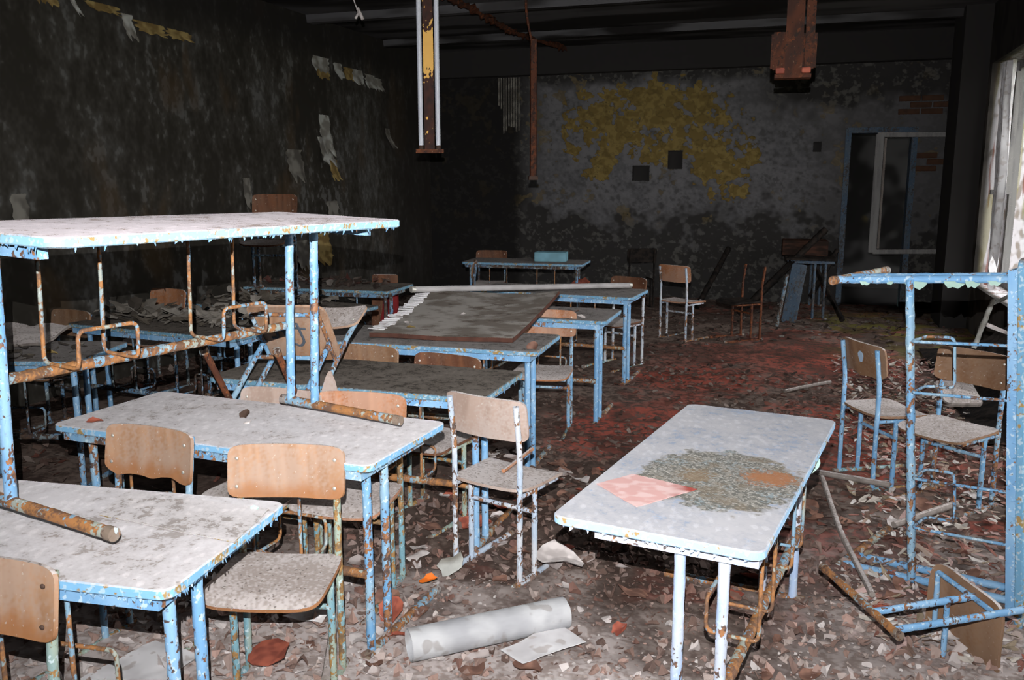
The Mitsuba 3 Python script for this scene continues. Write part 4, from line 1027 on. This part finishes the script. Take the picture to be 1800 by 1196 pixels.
put(k, ply(cat([tube(fillet([(-3.21, 6.0, 2.99), (-3.19, 6.0, 2.70), (-3.15, 6.0, 2.62)], 0.05), 0.004, sides=6), tube([(-3.16, 6.0, 2.65), (-3.12, 6.0, 2.57)], 0.012, sides=6), tube([(-3.15, 6.0, 2.62), (-3.18, 6.0, 2.58)], 0.008, sides=6)]), 40), 'scrap_white')
tag(k, 'short pale wire end dangling from the ceiling by the left wall', 'wire')

# ------------------------------------------------------------------ the dim left and far parts of the room
def heap(name, label, x0, x1, y0, y1, z, n, size, seed, pal=FARP, ang=0.0, hgt=0.08):
    r = np.random.default_rng(seed)
    xy = np.column_stack([r.uniform(x0, x1, n), r.uniform(y0, y1, n)])
    v, f, c = flake_batch(r, n, xy, size, pal, tilt=0.35, lift=(0.004, hgt), curl=0.6)
    v = v.copy(); v[:, 2] += z - np.repeat(ground_z(xy[:, 0], xy[:, 1]), 10)
    k = numbered(name); put(k, ply((v, f), color=c), 'flake_colour'); tag(k, label, 'paper scraps', None, 'stuff')


PALE = [lin(*c) for c in ((108, 102, 94), (88, 81, 72), (128, 122, 114), (66, 60, 54))]
heap('paper_heap', 'heap of pale torn paper on the dark desk by the left wall', -3.80, -2.85, 3.88, 4.25, 0.645, 170, (0.025, 0.07), 31, PALE, hgt=0.07)
heap('paper_heap', 'loose paper scraps on the third desk along the left wall', -3.75, -2.85, 4.80, 5.12, 0.645, 110, (0.02, 0.06), 32, PALE, hgt=0.05)
heap('paper_heap', 'paper scraps under the chair standing on the far wall desk', -3.95, -3.0, 5.78, 6.15, 0.645, 80, (0.02, 0.05), 33, FARP, hgt=0.04)
heap('paper_heap', 'thin dust and scraps on the dim desk at the far left', -4.1, -3.2, 2.95, 3.3, 0.645, 60, (0.015, 0.04), 34, PALE, hgt=0.02)
sheet([(-4.25, 2.98), (-3.40, 3.20), (-3.46, 3.44), (-4.25, 3.30)], 0.66, 'card_sheet', 'curled thick card on the dim desk at the far left', 'paper_white', 'card', bump=0.04, seed=8, t=0.012, lift=(0.0, 0.0, 0.05, 0.05))
scene['card_sheet']['bsdf']['id'] = 'wood_grey'
scrap_at('yellow_crumb', 'yellow crumb on the dim desk under the stacked desk', 'scrap_yellow', -3.27, 3.12, 0.647, 0.03, 1, 0.3, 0.2, 'crumb')
k = sheet([(-3.56, 6.2), (-3.32, 6.2), (-3.38, 6.22), (-3.44, 6.22)], 0.62, 'hanging_card', 'brown card hanging off the corner of the far wall desk', 'scrap_grey', 'card', bump=0.01, lift=(0, 0, -0.14, -0.12))
put('upright_board', ply(slab(rrect(0.22, 0.64, 0.02), 0, 0.012, 0.003)), 'ply_dark', M4(Ro.from_euler('xz', [PI / 2 - 0.15, 0.2]).as_matrix(), (-3.32, 6.62, 0.34))); tag('upright_board', 'upright brown board at the end of the far wall desk', 'panel')
put('red_cloth', ply(thick(grid_sheet(14, 16, lambda u, v: (-3.24 + 0.13 * u + 0.02 * np.sin(v * 6), 6.40 + 0.03 * np.sin(u * 9), 0.62 - 0.60 * v * (1 - 0.15 * (1 - u)))), 0.004), True), 'cloth_red'); tag('red_cloth', 'dark red rag hanging beside the upright brown board', 'rag')
put('blue_box', ply(slab(rrect(0.31, 0.16, 0.006), 0.6434, 0.735, 0.004)), 'box_blue', yawm(-2.38, 8.40, 0.1)); tag('blue_box', 'pale blue box on the far desk in front of the back wall', 'box')
scrap_at('rust_scrap', 'orange-brown rag under the right end of the far desk', 'scrap_red', -2.05, 8.25, 0.42, 0.11, 4, 0.4, 0.6)

# burnt furniture by the back wall
make_desk(yawm(0.03, 10.05, 1.60), 'char', 'door_blue', 'rust_metal', 'burnt desk with pale posts by the back wall, near the doorway', 2, racks=False)
k = numbered('burnt_box'); put(k, ply(slab(rrect(0.46, 0.36, 0.01), 0.6434, 0.80, 0.006)), 'burnt_ply', yawm(-0.02, 9.99, 0.05)); tag(k, 'charred box on the burnt desk', 'box')
stick('charred_beam', 'long charred beam leaning across the burnt desk', [(-0.63, 9.35, 0.06), (0.18, 9.72, 0.93)], 0.032, 'char', 'beam', 6, 0.006)
stick('charred_beam', 'charred beam leaning on the back wall beside the lone orange chair', [(-1.10, 9.7, 0.06), (-0.84, 10.4, 0.66)], 0.030, 'char', 'beam', 6, 0.006)
stick('charred_beam', 'short charred beam crossing behind the burnt desk towards the doorway', [(0.07, 9.55, 0.25), (0.31, 9.95, 0.70)], 0.026, 'char', 'beam', 6, 0.006)
stick('charred_beam', 'charred beam propped on the floor right of the burnt desk', [(0.12, 9.75, 0.50), (0.38, 9.25, 0.06)], 0.026, 'char', 'beam', 6, 0.006)
make_chair(yawm(-1.72, 9.75, 0.5), 'char', 'char', 'char', 'burnt black chair frame between the far desk and the lone orange chair', 0, bolt='char', skip=('seat',), caps=False)
put('leaning_panel', ply(slab(rrect(0.15, 0.60, 0.02), 0, 0.012, 0.003)), 'door_blue', M4(Ro.from_euler('xzy', [PI / 2 - 0.12, -0.3, 0.10]).as_matrix(), (-0.09, 9.30, 0.30))); tag('leaning_panel', 'narrow grey-blue panel leaning below the burnt desk', 'panel')
put('loose_bar', ply(tube([(-0.232, 8.90, 0.02), (-0.16, 9.02, 0.52)], 0.017, rough=0.002, seed=2), 50), 'paint_far'); tag('loose_bar', 'loose pale blue post standing below the charred beam', 'post')

# rubble under the window
rr2 = np.random.default_rng(17)
put('rubble_heap', ply(grid_sheet(40, 60, lambda u, v: (0.95 + 0.54 * u, 5.2 + 2.9 * v, 0.02 + 0.42 * u * np.sin(np.clip(v, 0, 1) * PI) ** 0.7 * (0.7 + 0.6 * meshkit.fbm(np.stack([u * 4, v * 9, u * 0], -1), 3, 4)))), True), 'char')  # heap coloured black all over
tag('rubble_heap', 'black heap of rubble under the window', 'rubble', None, 'stuff')
for i, (a, b, c) in enumerate((((1.00, 5.9, 0.42), (1.09, 5.95, 0.72), 'pale splintered stick rising out of the rubble'), ((1.02, 5.7, 0.60), (1.22, 5.72, 0.52), 'white splintered lath across the black rubble'), ((1.10, 6.1, 0.66), (1.32, 6.2, 0.78), 'thin pale stick leaning over the rubble heap'), ((0.92, 5.5, 0.30), (1.10, 5.6, 0.34), 'grey slat low at the front of the rubble heap'))):
    stick('broken_lath', c, [a, b], 0.014 - 0.002 * i, ('scrap_pale', 'scrap_white', 'scrap_pale', 'wood_grey')[i], 'lath', 6, 0.004)
put('rubble_slab', ply(slab(rrect(0.22, 0.20, 0.03), 0, 0.03, 0.006)), 'wood_grey', M4(Ro.from_euler('xz', [0.5, 0.3]).as_matrix(), (0.86, 5.45, 0.22))); tag('rubble_slab', 'grey plate lying on the edge of the rubble, seen through the upended desk', 'plate')
